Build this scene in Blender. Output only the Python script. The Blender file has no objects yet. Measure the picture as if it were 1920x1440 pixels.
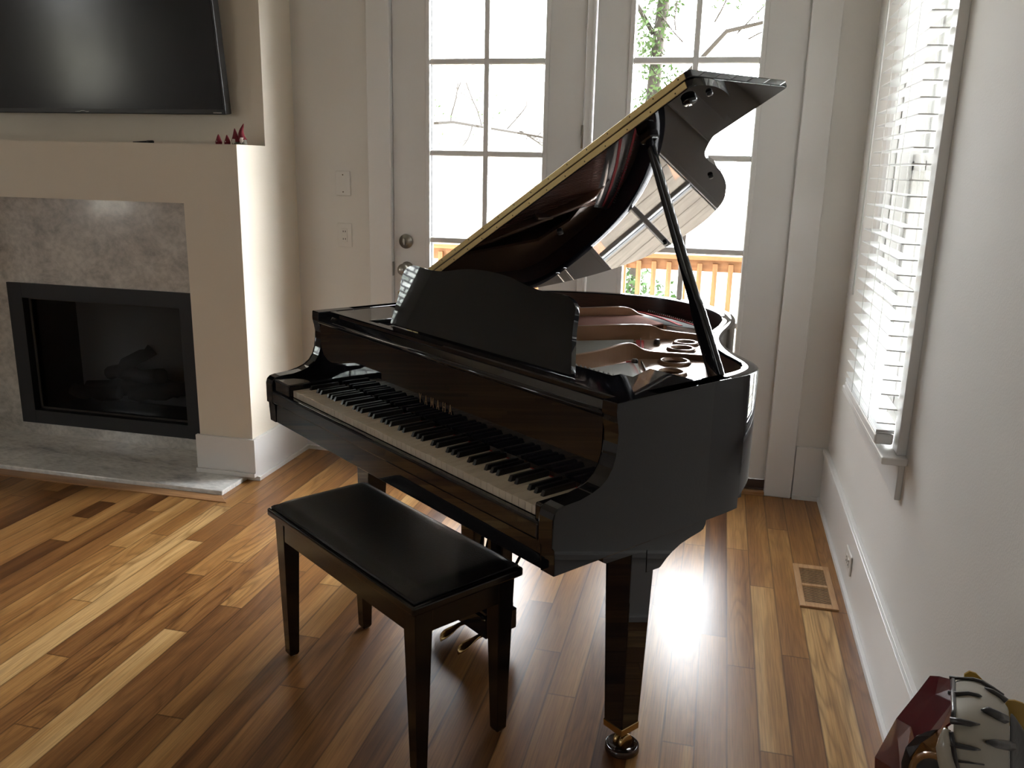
import bpy, bmesh, math, random
from mathutils import Vector, Matrix, noise, geometry
random.seed(7)
D = bpy.data
COL = bpy.context.scene.collection
R = math.radians
PI = math.pi

# ------------------------------------------------------------ camera
scene = bpy.context.scene
YAW, PIT, ROL, FPX = -0.233292, 0.249072, 0.022963, 1600.7
CAMZ = 1.45
def cam_axes():
    f = Vector((math.sin(YAW)*math.cos(PIT), math.cos(YAW)*math.cos(PIT), -math.sin(PIT)))
    r0 = Vector((math.cos(YAW), -math.sin(YAW), 0)); u0 = r0.cross(f)
    r = math.cos(ROL)*r0 + math.sin(ROL)*u0
    u = -math.sin(ROL)*r0 + math.cos(ROL)*u0
    return r, u, f
cr, cu, cf = cam_axes()
cd = D.cameras.new('camera'); cam = D.objects.new('camera', cd); COL.objects.link(cam)
m3 = Matrix((cr, cu, -cf)).transposed()
cam.matrix_world = Matrix.Translation((0, 0, CAMZ)) @ m3.to_4x4()
cd.sensor_width = 36; cd.lens = FPX*36/1920; cd.clip_start = .02; cd.clip_end = 300
scene.camera = cam
vs = scene.view_settings
vs.view_transform = 'Standard'; vs.look = 'None'; vs.gamma = 1; vs.use_curve_mapping = False
vs.exposure = 1.15

# ------------------------------------------------------------ sky, sun, window portals
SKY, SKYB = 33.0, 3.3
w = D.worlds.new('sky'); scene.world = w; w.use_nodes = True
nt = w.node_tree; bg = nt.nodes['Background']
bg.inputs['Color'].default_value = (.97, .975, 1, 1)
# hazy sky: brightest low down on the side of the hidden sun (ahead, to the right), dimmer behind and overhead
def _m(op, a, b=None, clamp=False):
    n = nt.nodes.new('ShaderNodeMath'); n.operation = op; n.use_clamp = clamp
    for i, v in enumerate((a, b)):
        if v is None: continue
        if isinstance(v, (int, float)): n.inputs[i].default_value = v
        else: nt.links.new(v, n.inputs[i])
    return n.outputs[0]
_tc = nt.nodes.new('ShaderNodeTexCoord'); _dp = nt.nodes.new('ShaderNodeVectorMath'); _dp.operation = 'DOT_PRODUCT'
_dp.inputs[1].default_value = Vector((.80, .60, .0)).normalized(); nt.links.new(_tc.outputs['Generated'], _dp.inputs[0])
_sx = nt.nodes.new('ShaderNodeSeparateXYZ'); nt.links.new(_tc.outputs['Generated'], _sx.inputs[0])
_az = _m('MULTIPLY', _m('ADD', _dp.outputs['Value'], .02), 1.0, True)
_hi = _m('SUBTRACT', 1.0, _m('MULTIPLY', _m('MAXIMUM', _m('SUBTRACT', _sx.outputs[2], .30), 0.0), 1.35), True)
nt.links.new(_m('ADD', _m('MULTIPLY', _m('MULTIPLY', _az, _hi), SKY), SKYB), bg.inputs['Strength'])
def portal(name, loc, sx, sy, direction):
    l = D.lights.new(name, 'AREA'); l.shape = 'RECTANGLE'; l.size = sx; l.size_y = sy
    l.cycles.is_portal = True
    o = D.objects.new(name, l); COL.objects.link(o); o.location = loc
    o.rotation_euler = Vector(direction).to_track_quat('-Z', 'Y').to_euler()
portal('portal_doors', (-.62, 4.12, 1.25), 1.9, 2.4, (0, -1, 0))
portal('portal_side', (.75, 2.83, 1.5), .75, 1.7, (-1, 0, 0))
portal('portal_left', (-7.22, -1.72, 1.52), 1.0, 1.6, (1, 0, 0))
portal('portal_left_far', (-7.22, 3.4, 1.8), .8, 1.1, (1, 0, 0))

# ------------------------------------------------------------ helpers
def tag(o, label=None, cat=None, group=None, kind=None):
    if label: o['label'] = label
    if cat: o['category'] = cat
    if group: o['group'] = group
    if kind: o['kind'] = kind
    return o
def empty(name, loc=(0, 0, 0), rz=0, parent=None):
    o = D.objects.new(name, None); COL.objects.link(o); o.location = loc; o.rotation_euler = (0, 0, rz)
    o.empty_display_size = .1
    if parent: o.parent = parent
    return o
class MB:
    """collects shapes for ONE mesh object"""
    def __init__(s): s.bm = bmesh.new(); s.mi = 0
    def _set(s, faces, smooth=False):
        for f in faces: f.material_index = s.mi; f.smooth = smooth
    def box(s, a, b, bev=0, seg=1, M=None):
        t = bmesh.new()
        bmesh.ops.create_cube(t, size=1)
        c = [(a[i]+b[i])/2 for i in range(3)]; d = [abs(b[i]-a[i]) for i in range(3)]
        for v in t.verts: v.co = Vector((c[0]+v.co.x*d[0], c[1]+v.co.y*d[1], c[2]+v.co.z*d[2]))
        if bev: bmesh.ops.bevel(t, geom=t.edges[:]+t.verts[:], offset=bev, segments=seg, profile=.5, affect='EDGES')
        if M is not None: bmesh.ops.transform(t, matrix=M, verts=t.verts[:])
        s.add(t, smooth=False); return s
    def add(s, t, smooth=None):
        vm = {}
        for v in t.verts: vm[v] = s.bm.verts.new(v.co)
        for f in t.faces:
            try: nf = s.bm.faces.new([vm[v] for v in f.verts])
            except ValueError: continue
            nf.material_index = s.mi; nf.smooth = f.smooth if smooth is None else smooth
        t.free()
    def prism(s, pts, h0, h1, fn=lambda a, b, h: (a, b, h), bev=0, seg=2, smooth=False):
        t = bmesh.new()
        n = len(pts)
        lo = [t.verts.new(fn(p[0], p[1], h0)) for p in pts]
        hi = [t.verts.new(fn(p[0], p[1], h1)) for p in pts]
        for i in range(n):
            f = t.faces.new((lo[i], lo[(i+1) % n], hi[(i+1) % n], hi[i])); f.smooth = smooth
        c0 = t.faces.new(lo[::-1]); c1 = t.faces.new(hi)
        if bev:
            es = set(c0.edges) | set(c1.edges)
            bmesh.ops.bevel(t, geom=list(es), offset=bev, segments=seg, profile=.5, affect='EDGES')
        big = [f for f in t.faces if len(f.verts) > 4]
        if big: bmesh.ops.triangulate(t, faces=big)
        bmesh.ops.recalc_face_normals(t, faces=t.faces[:])
        s.add(t); return s
    def tube(s, pts, r, n=8, caps=True, flat=None, smooth=True):
        pts = [Vector(p) for p in pts]; rs = r if isinstance(r, (list, tuple)) else [r]*len(pts)
        rings = []; prev = None
        for i, p in enumerate(pts):
            d = (pts[min(i+1, len(pts)-1)]-pts[max(i-1, 0)]).normalized()
            if prev is None:
                a = Vector((0, 0, 1)) if abs(d.z) < .9 else Vector((1, 0, 0))
                x = d.cross(a).normalized()
            else: x = (prev - d*prev.dot(d)).normalized()
            prev = x; y = d.cross(x)
            fx, fy = flat if flat else (1, 1)
            rings.append([s.bm.verts.new(p + (x*math.cos(k*2*PI/n)*fx + y*math.sin(k*2*PI/n)*fy)*rs[i]) for k in range(n)])
        fs = []
        for a, b in zip(rings, rings[1:]):
            for k in range(n): fs.append(s.bm.faces.new((a[k], a[(k+1) % n], b[(k+1) % n], b[k])))
        s._set(fs, smooth)
        if caps: s._set([s.bm.faces.new(rings[0][::-1]), s.bm.faces.new(rings[-1])], False)
        return s
    def lathe(s, prof, c=(0, 0, 0), n=24, M=None, smooth=True):
        rings = []
        for (r, z) in prof:
            ring = []
            for k in range(n):
                v = Vector((r*math.cos(k*2*PI/n), r*math.sin(k*2*PI/n), z))
                if M is not None: v = M @ v
                ring.append(s.bm.verts.new(v+Vector(c)))
            rings.append(ring)
        fs = []
        for a, b in zip(rings, rings[1:]):
            for k in range(n): fs.append(s.bm.faces.new((a[k], a[(k+1) % n], b[(k+1) % n], b[k])))
        s._set(fs, smooth)
        s._set([s.bm.faces.new(rings[0][::-1]), s.bm.faces.new(rings[-1])], False)
        return s
    def quad(s, *pts, smooth=False):
        f = s.bm.faces.new([s.bm.verts.new(p) for p in pts]); s._set([f], smooth); return f
    def build(s, name, mats, parent=None, recalc=True, loc=None):
        me = D.meshes.new(name)
        if recalc: bmesh.ops.recalc_face_normals(s.bm, faces=s.bm.faces[:])
        s.bm.to_mesh(me); s.bm.free()
        for m in (mats if isinstance(mats, (list, tuple)) else [mats]): me.materials.append(m)
        o = D.objects.new(name, me); COL.objects.link(o)
        if parent: o.parent = parent
        if loc: o.location = loc
        return o
def struct(o): o['kind'] = 'structure'; return o
def catmull(P, n=6, closed=False):
    out = []; P = [Vector(p) for p in P]; L = len(P)
    rng = range(L) if closed else range(L-1)
    for i in rng:
        p0 = P[(i-1) % L] if (closed or i > 0) else P[i]; p1 = P[i]; p2 = P[(i+1) % L]
        p3 = P[(i+2) % L] if (closed or i+2 < L) else P[(i+1) % L]
        for k in range(n):
            t = k/n
            out.append(.5*((2*p1)+(p2-p0)*t+(2*p0-5*p1+4*p2-p3)*t*t+(3*p1-p0-3*p2+p3)*t**3))
    if not closed: out.append(P[-1])
    return out

# ------------------------------------------------------------ materials
def mat(name, col, rough=.5, metal=0, spec=.5, coat=0, coatr=.03, bump=None, ior=None):
    m = D.materials.new(name); m.use_nodes = True
    b = m.node_tree.nodes['Principled BSDF']
    b.inputs['Base Color'].default_value = (*col, 1); b.inputs['Roughness'].default_value = rough
    b.inputs['Metallic'].default_value = metal; b.inputs['Specular IOR Level'].default_value = spec
    b.inputs['Coat Weight'].default_value = coat; b.inputs['Coat Roughness'].default_value = coatr
    if bump:
        N = m.node_tree.nodes; L = m.node_tree.links
        tc = N.new('ShaderNodeTexCoord'); nz = N.new('ShaderNodeTexNoise'); bp = N.new('ShaderNodeBump')
        nz.inputs['Scale'].default_value = bump[0]; nz.inputs['Detail'].default_value = 4
        bp.inputs['Strength'].default_value = bump[1]; bp.inputs['Distance'].default_value = .002
        L.new(tc.outputs['Object'], nz.inputs['Vector']); L.new(nz.outputs['Fac'], bp.inputs['Height'])
        L.new(bp.outputs['Normal'], b.inputs['Normal'])
    return m
def nodes(m): return m.node_tree.nodes, m.node_tree.links, m.node_tree.nodes['Principled BSDF']
def ramp(N, stops):
    r = N.new('ShaderNodeValToRGB'); e = r.color_ramp.elements
    while len(e) < len(stops): e.new(.5)
    for k, (p, c) in enumerate(stops): e[k].position = p; e[k].color = (*c, 1)
    return r
M_wall = mat('wall_paint', (.73, .71, .67), .75, bump=(180, .25))
M_breast = mat('breast_paint', (.75, .685, .575), .7, bump=(180, .25))
M_trim = mat('trim_paint', (.77, .76, .74), .35)
M_door = mat('door_paint', (.72, .71, .69), .4)
M_extdark = mat('exterior_dark_paint', (.045, .05, .05), .5)
M_ceil = mat('ceiling_paint', (.78, .77, .74), .8, bump=(120, .2))
M_black = mat('black_polyester', (.0055, .0055, .007), .02)
M_blackm = mat('black_satin', (.012, .012, .013), .35)
M_lid = mat('black_polyester_lid', (.004, .004, .005), .02)
M_benchb = mat('bench_lacquer', (.005, .0045, .0045), .16)
M_leather = mat('bench_leather', (.006, .006, .0065), .36, bump=(420, .35))
M_gold = mat('hinge_brass', (.72, .55, .26), .32, metal=.85)
M_brass = mat('castor_brass', (.50, .35, .16), .25, metal=1)
M_screw = mat('screw_steel', (.12, .08, .04), .4, metal=.8)
M_chrome = mat('chrome', (.6, .6, .6), .15, metal=1)
M_plate = mat('plate_bronze', (.25, .135, .070), .30, metal=.35, spec=.6, coat=.8, coatr=.12)
M_string = mat('steel_string', (.30, .29, .27), .35, metal=.8)
M_stringd = mat('steel_string_dull', (.13, .13, .125), .45, metal=.7)
M_copper = mat('copper_string', (.27, .115, .08), .5, metal=.5)
M_felt = mat('red_felt', (.36, .022, .022), .9)
M_damper = mat('damper_felt', (.30, .28, .25), .9)
M_white = mat('white_key', (.52, .45, .35), .35)
M_ebony = mat('black_key', (.008, .008, .008), .3)
M_letter = mat('gold_letter', (.34, .20, .10), .4, metal=.6)
M_nickel = mat('satin_nickel', (.30, .28, .25), .33, metal=1)
M_plateplastic = mat('white_plastic', (.70, .68, .64), .4)
M_firemetal = mat('firebox_black', (.006, .006, .006), .5)
M_fireglass = mat('firebox_glass', (.02, .018, .016), .12)
M_firepanel = mat('firebox_panel', (.034, .029, .022), .85)
M_log = mat('ceramic_log', (.10, .075, .06), .9, bump=(40, .8))
M_tv = mat('tv_screen', (.005, .005, .007), .15, spec=.42)
M_tvb = mat('tv_bezel', (.01, .01, .01), .3)
M_ember = mat('gnome_red', (.17, .012, .022), .9)
M_gbeard = mat('gnome_beard', (.62, .58, .52), .95)
M_gbody = mat('gnome_grey', (.16, .16, .13), .9)
M_slat = mat('blind_slat', (.86, .87, .86), .3)
M_cord = mat('blind_cord', (.75, .74, .70), .8)

# mahogany inside the rim
M_mahog = mat('rim_mahogany', (.08, .02, .015), .3, coat=.2)
N, L, B = nodes(M_mahog)
tc = N.new('ShaderNodeTexCoord'); mp = N.new('ShaderNodeMapping'); mp.inputs['Scale'].default_value = (8, 8, 60)
nz = N.new('ShaderNodeTexNoise'); nz.inputs['Scale'].default_value = 2.5; nz.inputs['Detail'].default_value = 5
rp = ramp(N, [(.3, (.024, .010, .009)), (.7, (.052, .020, .017))])
L.new(tc.outputs['Object'], mp.inputs[0]); L.new(mp.outputs[0], nz.inputs['Vector']); L.new(nz.outputs['Fac'], rp.inputs[0]); L.new(rp.outputs[0], B.inputs['Base Color'])

# hardwood floor: tone comes from a per-board attribute, grain from stretched noise
M_floor = mat('oak_floor', (.4, .2, .1), .30, spec=.36)
def wood_floor(m):
    N, L, B = nodes(m)
    at = N.new('ShaderNodeAttribute'); at.attribute_name = 'tone'
    sp = N.new('ShaderNodeSeparateColor'); L.new(at.outputs['Color'], sp.inputs[0])
    tc = N.new('ShaderNodeTexCoord')
    ofs = N.new('ShaderNodeCombineXYZ')
    mu = N.new('ShaderNodeMath'); mu.operation = 'MULTIPLY'; mu.inputs[1].default_value = 37.
    L.new(sp.outputs[1], mu.inputs[0]); L.new(mu.outputs[0], ofs.inputs[0]); L.new(mu.outputs[0], ofs.inputs[2]); L.new(mu.outputs[0], ofs.inputs[1])
    ad = N.new('ShaderNodeVectorMath'); ad.operation = 'ADD'
    L.new(tc.outputs['Object'], ad.inputs[0]); L.new(ofs.outputs[0], ad.inputs[1])
    # cathedral figure
    mp = N.new('ShaderNodeMapping'); mp.inputs['Scale'].default_value = (9, 1.15, 1)
    L.new(ad.outputs[0], mp.inputs[0])
    n1 = N.new('ShaderNodeTexNoise'); n1.inputs['Scale'].default_value = 1.0; n1.inputs['Detail'].default_value = 1.5; n1.inputs['Roughness'].default_value = .45
    L.new(mp.outputs[0], n1.inputs['Vector'])
    k = N.new('ShaderNodeMath'); k.operation = 'MULTIPLY'; k.inputs[1].default_value = 15.; L.new(n1.outputs['Fac'], k.inputs[0])
    fr = N.new('ShaderNodeMath'); fr.operation = 'FRACT'; L.new(k.outputs[0], fr.inputs[0])
    r1 = ramp(N, [(0, (.58, .53, .48)), (.22, (1, 1, 1)), (.62, (1, 1, 1)), (1, (.58, .53, .48))])
    L.new(fr.outputs[0], r1.inputs[0])
    # fine pores
    mp2 = N.new('ShaderNodeMapping'); mp2.inputs['Scale'].default_value = (260, 7, 1); L.new(ad.outputs[0], mp2.inputs[0])
    n2 = N.new('ShaderNodeTexNoise'); n2.inputs['Scale'].default_value = 1.; n2.inputs['Detail'].default_value = 3; L.new(mp2.outputs[0], n2.inputs['Vector'])
    r2 = ramp(N, [(.3, (.62, .62, .62)), (.6, (1, 1, 1))]); L.new(n2.outputs['Fac'], r2.inputs[0])
    # broad streaks and cloudy colour
    mp3 = N.new('ShaderNodeMapping'); mp3.inputs['Scale'].default_value = (22, 1.3, 1); L.new(ad.outputs[0], mp3.inputs[0])
    n3 = N.new('ShaderNodeTexNoise'); n3.inputs['Scale'].default_value = 1.; n3.inputs['Detail'].default_value = 5; L.new(mp3.outputs[0], n3.inputs['Vector'])
    base = ramp(N, [(0, (.095, .036, .012)), (.28, (.215, .092, .029)), (.55, (.33, .155, .048)), (.8, (.44, .235, .080)), (1, (.58, .36, .15))])
    m3 = N.new('ShaderNodeMath'); m3.operation = 'MULTIPLY_ADD'; m3.inputs[1].default_value = 1.0; m3.inputs[2].default_value = -.50
    L.new(n3.outputs['Fac'], m3.inputs[0])
    a2 = N.new('ShaderNodeMath'); a2.operation = 'ADD'; L.new(sp.outputs[0], a2.inputs[0]); L.new(m3.outputs[0], a2.inputs[1])
    L.new(a2.outputs[0], base.inputs[0])
    x1 = N.new('ShaderNodeMix'); x1.data_type = 'RGBA'; x1.blend_type = 'MULTIPLY'
    L.new(sp.outputs[2], x1.inputs['Factor']); L.new(base.outputs[0], x1.inputs['A']); L.new(r1.outputs[0], x1.inputs['B'])
    x2 = N.new('ShaderNodeMix'); x2.data_type = 'RGBA'; x2.blend_type = 'MULTIPLY'; x2.inputs['Factor'].default_value = .85
    L.new(x1.outputs['Result'], x2.inputs['A']); L.new(r2.outputs[0], x2.inputs['B'])
    # knots
    vo = N.new('ShaderNodeTexVoronoi'); vo.inputs['Scale'].default_value = 1.6; vo.inputs['Randomness'].default_value = 1
    mp4 = N.new('ShaderNodeMapping'); mp4.inputs['Scale'].default_value = (1.5, .9, 1); L.new(ad.outputs[0], mp4.inputs[0]); L.new(mp4.outputs[0], vo.inputs['Vector'])
    r4 = ramp(N, [(.0, (.18, .14, .12)), (.02, (.35, .3, .28)), (.07, (1, 1, 1))]); L.new(vo.outputs['Distance'], r4.inputs[0])
    x3 = N.new('ShaderNodeMix'); x3.data_type = 'RGBA'; x3.blend_type = 'MULTIPLY'; x3.inputs['Factor'].default_value = .8
    L.new(x2.outputs['Result'], x3.inputs['A']); L.new(r4.outputs[0], x3.inputs['B'])
    # joints between boards, from UV in metres to the board edge
    uv = N.new('ShaderNodeUVMap'); uv.uv_map = 'edge'
    su = N.new('ShaderNodeSeparateXYZ'); L.new(uv.outputs[0], su.inputs[0])
    mn = N.new('ShaderNodeMath'); mn.operation = 'MINIMUM'; L.new(su.outputs[0], mn.inputs[0]); L.new(su.outputs[1], mn.inputs[1])
    r5 = ramp(N, [(0, (.25, .22, .2)), (.0011, (.6, .58, .55)), (.0018, (1, 1, 1))]); L.new(mn.outputs[0], r5.inputs[0])
    x4 = N.new('ShaderNodeMix'); x4.data_type = 'RGBA'; x4.blend_type = 'MULTIPLY'; x4.inputs['Factor'].default_value = .8
    L.new(x3.outputs['Result'], x4.inputs['A']); L.new(r5.outputs[0], x4.inputs['B'])
    L.new(x4.outputs['Result'], B.inputs['Base Color'])
    bp = N.new('ShaderNodeBump'); bp.inputs['Strength'].default_value = .10; bp.inputs['Distance'].default_value = .001
    L.new(n2.outputs['Fac'], bp.inputs['Height']); L.new(bp.outputs[0], B.inputs['Normal'])
wood_floor(M_floor)

def marble(name, base, vein, dark):
    m = mat(name, base, .16, coat=.2)
    N, L, B = nodes(m); tc = N.new('ShaderNodeTexCoord')
    mp = N.new('ShaderNodeMapping'); mp.inputs['Rotation'].default_value = (0, R(35), R(25)); mp.inputs['Scale'].default_value = (1, 2.2, 1.2)
    n1 = N.new('ShaderNodeTexNoise'); n1.inputs['Scale'].default_value = 5.5; n1.inputs['Detail'].default_value = 12; n1.inputs['Roughness'].default_value = .74; n1.inputs['Distortion'].default_value = .5
    L.new(tc.outputs['Object'], mp.inputs[0]); L.new(mp.outputs[0], n1.inputs['Vector'])
    r1 = ramp(N, [(.30, dark), (.44, vein), (.56, base), (.8, tuple(min(1, c*1.12) for c in base))]); L.new(n1.outputs['Fac'], r1.inputs[0])
    n2 = N.new('ShaderNodeTexNoise'); n2.inputs['Scale'].default_value = 34; n2.inputs['Detail'].default_value = 5; L.new(mp.outputs[0], n2.inputs['Vector'])
    r2 = ramp(N, [(.3, (.72, .72, .72)), (.6, (1, 1, 1))]); L.new(n2.outputs['Fac'], r2.inputs[0])
    x = N.new('ShaderNodeMix'); x.data_type = 'RGBA'; x.blend_type = 'MULTIPLY'; x.inputs['Factor'].default_value = .8
    L.new(r1.outputs[0], x.inputs['A']); L.new(r2.outputs[0], x.inputs['B']); L.new(x.outputs['Result'], B.inputs['Base Color'])
    return m
M_marble = marble('grey_marble', (.66, .63, .57), (.54, .51, .46), (.36, .34, .31))
M_marble2 = marble('hearth_marble', (.86, .86, .83), (.76, .76, .74), (.42, .42, .44))

def wood(name, c1, c2, sc=(1, 12, 12), rough=.6):
    m = mat(name, c1, rough); N, L, B = nodes(m); tc = N.new('ShaderNodeTexCoord'); mp = N.new('ShaderNodeMapping')
    mp.inputs['Scale'].default_value = sc
    n1 = N.new('ShaderNodeTexNoise'); n1.inputs['Scale'].default_value = 3; n1.inputs['Detail'].default_value = 6; n1.inputs['Distortion'].default_value = .6
    L.new(tc.outputs['Object'], mp.inputs[0]); L.new(mp.outputs[0], n1.inputs['Vector'])
    r1 = ramp(N, [(.35, c1), (.65, c2)]); L.new(n1.outputs['Fac'], r1.inputs[0]); L.new(r1.outputs[0], B.inputs['Base Color'])
    return m
M_pine = wood('pine_rail', (.19, .075, .022), (.27, .125, .042), (1, 10, 10))
M_pinev = wood('pine_baluster', (.19, .075, .022), (.27, .125, .042), (10, 10, 1))
M_deck = wood('deck_board', (.150, .120, .088), (.225, .19, .145), (1.2, 14, 1), .8)
M_oak = wood('oak_trim', (.34, .17, .07), (.46, .26, .12), (2, 30, 30), .35)
M_vent = wood('vent_oak', (.42, .23, .10), (.55, .33, .16), (30, 2, 30), .4)
M_thresh = mat('threshold_bronze', (.055, .03, .02), .4)
M_sound = wood('soundboard_spruce', (.09, .05, .028), (.13, .08, .045), (20, 3, 1), .4)

def glass(name, tint=(.98, .99, .99)):
    m = D.materials.new(name); m.use_nodes = True; N = m.node_tree.nodes; L = m.node_tree.links
    N.clear(); out = N.new('ShaderNodeOutputMaterial'); tr = N.new('ShaderNodeBsdfTransparent'); gl = N.new('ShaderNodeBsdfGlossy')
    tr.inputs['Color'].default_value = (*tint, 1); gl.inputs['Roughness'].default_value = .01; gl.inputs['Color'].default_value = (1, 1, 1, 1)
    fr = N.new('ShaderNodeFresnel'); fr.inputs['IOR'].default_value = 1.45; mx = N.new('ShaderNodeMixShader')
    ge = N.new('ShaderNodeNewGeometry'); iv = N.new('ShaderNodeMath'); iv.operation = 'SUBTRACT'; iv.inputs[0].default_value = 1.0; L.new(ge.outputs['Backfacing'], iv.inputs[1])
    mu = N.new('ShaderNodeMath'); mu.operation = 'MULTIPLY'; L.new(fr.outputs[0], mu.inputs[0]); L.new(iv.outputs[0], mu.inputs[1])
    L.new(mu.outputs[0], mx.inputs[0]); L.new(tr.outputs[0], mx.inputs[1]); L.new(gl.outputs[0], mx.inputs[2]); L.new(mx.outputs[0], out.inputs[0])
    return m
M_glass = glass('window_glass')

# ============================================================ ROOM
XR, YF, XL, YB, ZC = .546, 3.90, -7.0, -4.5, 2.75
XB, YBR, YUP = -2.03, 3.38, 3.62            # chimney breast side, front, upper wall
# ---- floor: boards along Y
def build_floor():
    bm = bmesh.new(); uvl = bm.loops.layers.uv.new('edge'); cl = bm.loops.layers.float_color.new('tone')
    rnd = random.Random(21)
    W = .083
    # column edges chosen so that the pale board by the wall stands where it does
    edges = [XR+.02, .468, .369]
    while edges[-1] > XL: edges.append(edges[-1]-W)
    special = {}      # column index of a point -> forced cuts and tones
    def forced(xm):
        out = []
        if .369 < xm < .468: out = [(2.83, 3.17, .62, .2), (1.25, 2.83, 1.02, .75)]
        if .28 < xm < .369: out = [(2.5, 3.5, .60, .3), (1.55, 2.5, .42, .3)]
        if xm > .468: out = [(1.9, 2.83, .50, .5), (2.83, 3.9, .55, .5)]
        if -2.03 < xm < -1.93: out = [(2.2, 3.06, .93, .9)]
        if -1.93 < xm < -1.85: out = [(1.7, 2.72, .98, .25), (2.72, 3.12, .40, .2)]
        if -1.60 < xm < -1.50: out = [(1.44, 2.12, .95, .3), (2.12, 2.9, .42, .9)]
        if -1.85 < xm < -1.77: out = [(1.9, 2.9, .30, .3)]
        if -1.77 < xm < -1.68: out = [(1.5, 2.47, .34, .7), (2.47, 3.1, .62, .6)]
        if -1.69 < xm < -1.60: out = [(1.6, 2.6, .50, .9), (2.6, 3.3, .74, .9)]
        if -1.50 < xm < -1.42: out = [(1.2, 2.3, .34, .4), (2.3, 3.2, .70, .9)]
        if -1.42 < xm < -1.34: out = [(1.3, 2.6, .30, .5)]
        if -2.56 < xm < -2.48: out = [(2.79, 2.96, .08, .3), (2.1, 2.79, .55, .3)]
        if -1.20 < xm < -1.10: out = [(1.2, 2.2, .22, .3)]
        return out
    for c in range(len(edges)-1):
        x1, x0 = edges[c], edges[c+1]; xm = (x0+x1)/2
        F = sorted(forced(xm)); cuts = []
        y = YB - rnd.random()*1.0
        fi = 0
        while y < YF+.1:
            nxt = y + rnd.uniform(.45, 1.7)
            t = min(1, max(0, rnd.gauss(.52, .14)))
            if rnd.random() < .05: t = rnd.uniform(.75, .9)
            if rnd.random() < .08: t = rnd.uniform(.05, .2)
            fg = rnd.choice([.10, .15, .25, .35, .6]) if rnd.random() < .7 else .08
            if fi < len(F) and nxt > F[fi][0]:
                if F[fi][0] > y: cuts.append((y, F[fi][0], t, fg))
                cuts.append((max(y, F[fi][0]), F[fi][1], F[fi][2], F[fi][3])); y = F[fi][1]; fi += 1; continue
            cuts.append((y, nxt, t, fg)); y = nxt
        for (a, b, t, fg) in cuts:
            rr = rnd.random()
            # 3x? grid so the edge distance interpolates right: split at the middle lines
            ym = (a+b)/2; hx = (x1-x0)/2; hy = (b-a)/2
            P = {}
            for i, xx in enumerate((x0, xm, x1)):
                for j, yy in enumerate((a, ym, b)): P[i, j] = bm.verts.new((xx, yy, 0))
            for i in (0, 1):
                for j in (0, 1):
                    f = bm.faces.new((P[i, j], P[i+1, j], P[i+1, j+1], P[i, j+1]))
                    ids = ((i, j), (i+1, j), (i+1, j+1), (i, j+1))
                    for lp, (p, q) in zip(f.loops, ids):
                        lp[uvl].uv = (hx if p == 1 else 0, hy if q == 1 else 0); lp[cl] = (t, rr, fg, 1)
    me = D.meshes.new('floor'); bm.to_mesh(me); bm.free(); me.materials.append(M_floor)
    o = D.objects.new('floor', me); COL.objects.link(o); struct(o)
build_floor()
m = MB(); m.box((XL-.3, YB-.3, ZC), (XR+.3, YF+.3, ZC+.25)); struct(m.build('ceiling', M_ceil))
m = MB(); m.box((XL-.3, YB-.3, -.35), (XR+.3, YF+.25, -.012)); struct(m.build('floor', M_thresh))
# ---- far wall with french doors opening x -1.60 .. .36, z 0..2.44
DX0, DX1, DZ = -1.565, .325, 2.50
m = MB()
m.box((XL-.3, YF, -.3), (DX0, YF+.22, ZC)); m.box((DX1, YF, -.3), (XR+.3, YF+.22, ZC)); m.box((DX0, YF, DZ), (DX1, YF+.22, ZC))
struct(m.build('wall_far', M_wall))
# ---- right wall with window opening
WY0, WY1, WZ0, WZ1 = 2.50, 3.16, .70, 2.35
m = MB()
m.box((XR, YB-.3, -.3), (XR+.2, WY0, ZC)); m.box((XR, WY1, -.3), (XR+.2, YF+.02, ZC))
m.box((XR, WY0, -.3), (XR+.2, WY1, WZ0-.02)); m.box((XR, WY0, WZ1), (XR+.2, WY1, ZC))
struct(m.build('wall_right', M_wall))
# ---- left wall with two windows
LW = [(-2.15, -1.28, .75, 2.30), (3.02, 3.76, 1.3, 2.40)]
m = MB()
ys = [YB-.3, LW[0][0], LW[0][1], LW[1][0], LW[1][1], YF+.3]
m.box((XL-.2, ys[0], -.3), (XL, ys[1], ZC)); m.box((XL-.2, ys[2], -.3), (XL, ys[3], ZC)); m.box((XL-.2, ys[4], -.3), (XL, ys[5], ZC))
for (a, b, c, d) in LW: m.box((XL-.2, a, -.3), (XL, b, c)); m.box((XL-.2, a, d), (XL, b, ZC))
struct(m.build('wall_left', M_wall))
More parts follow.
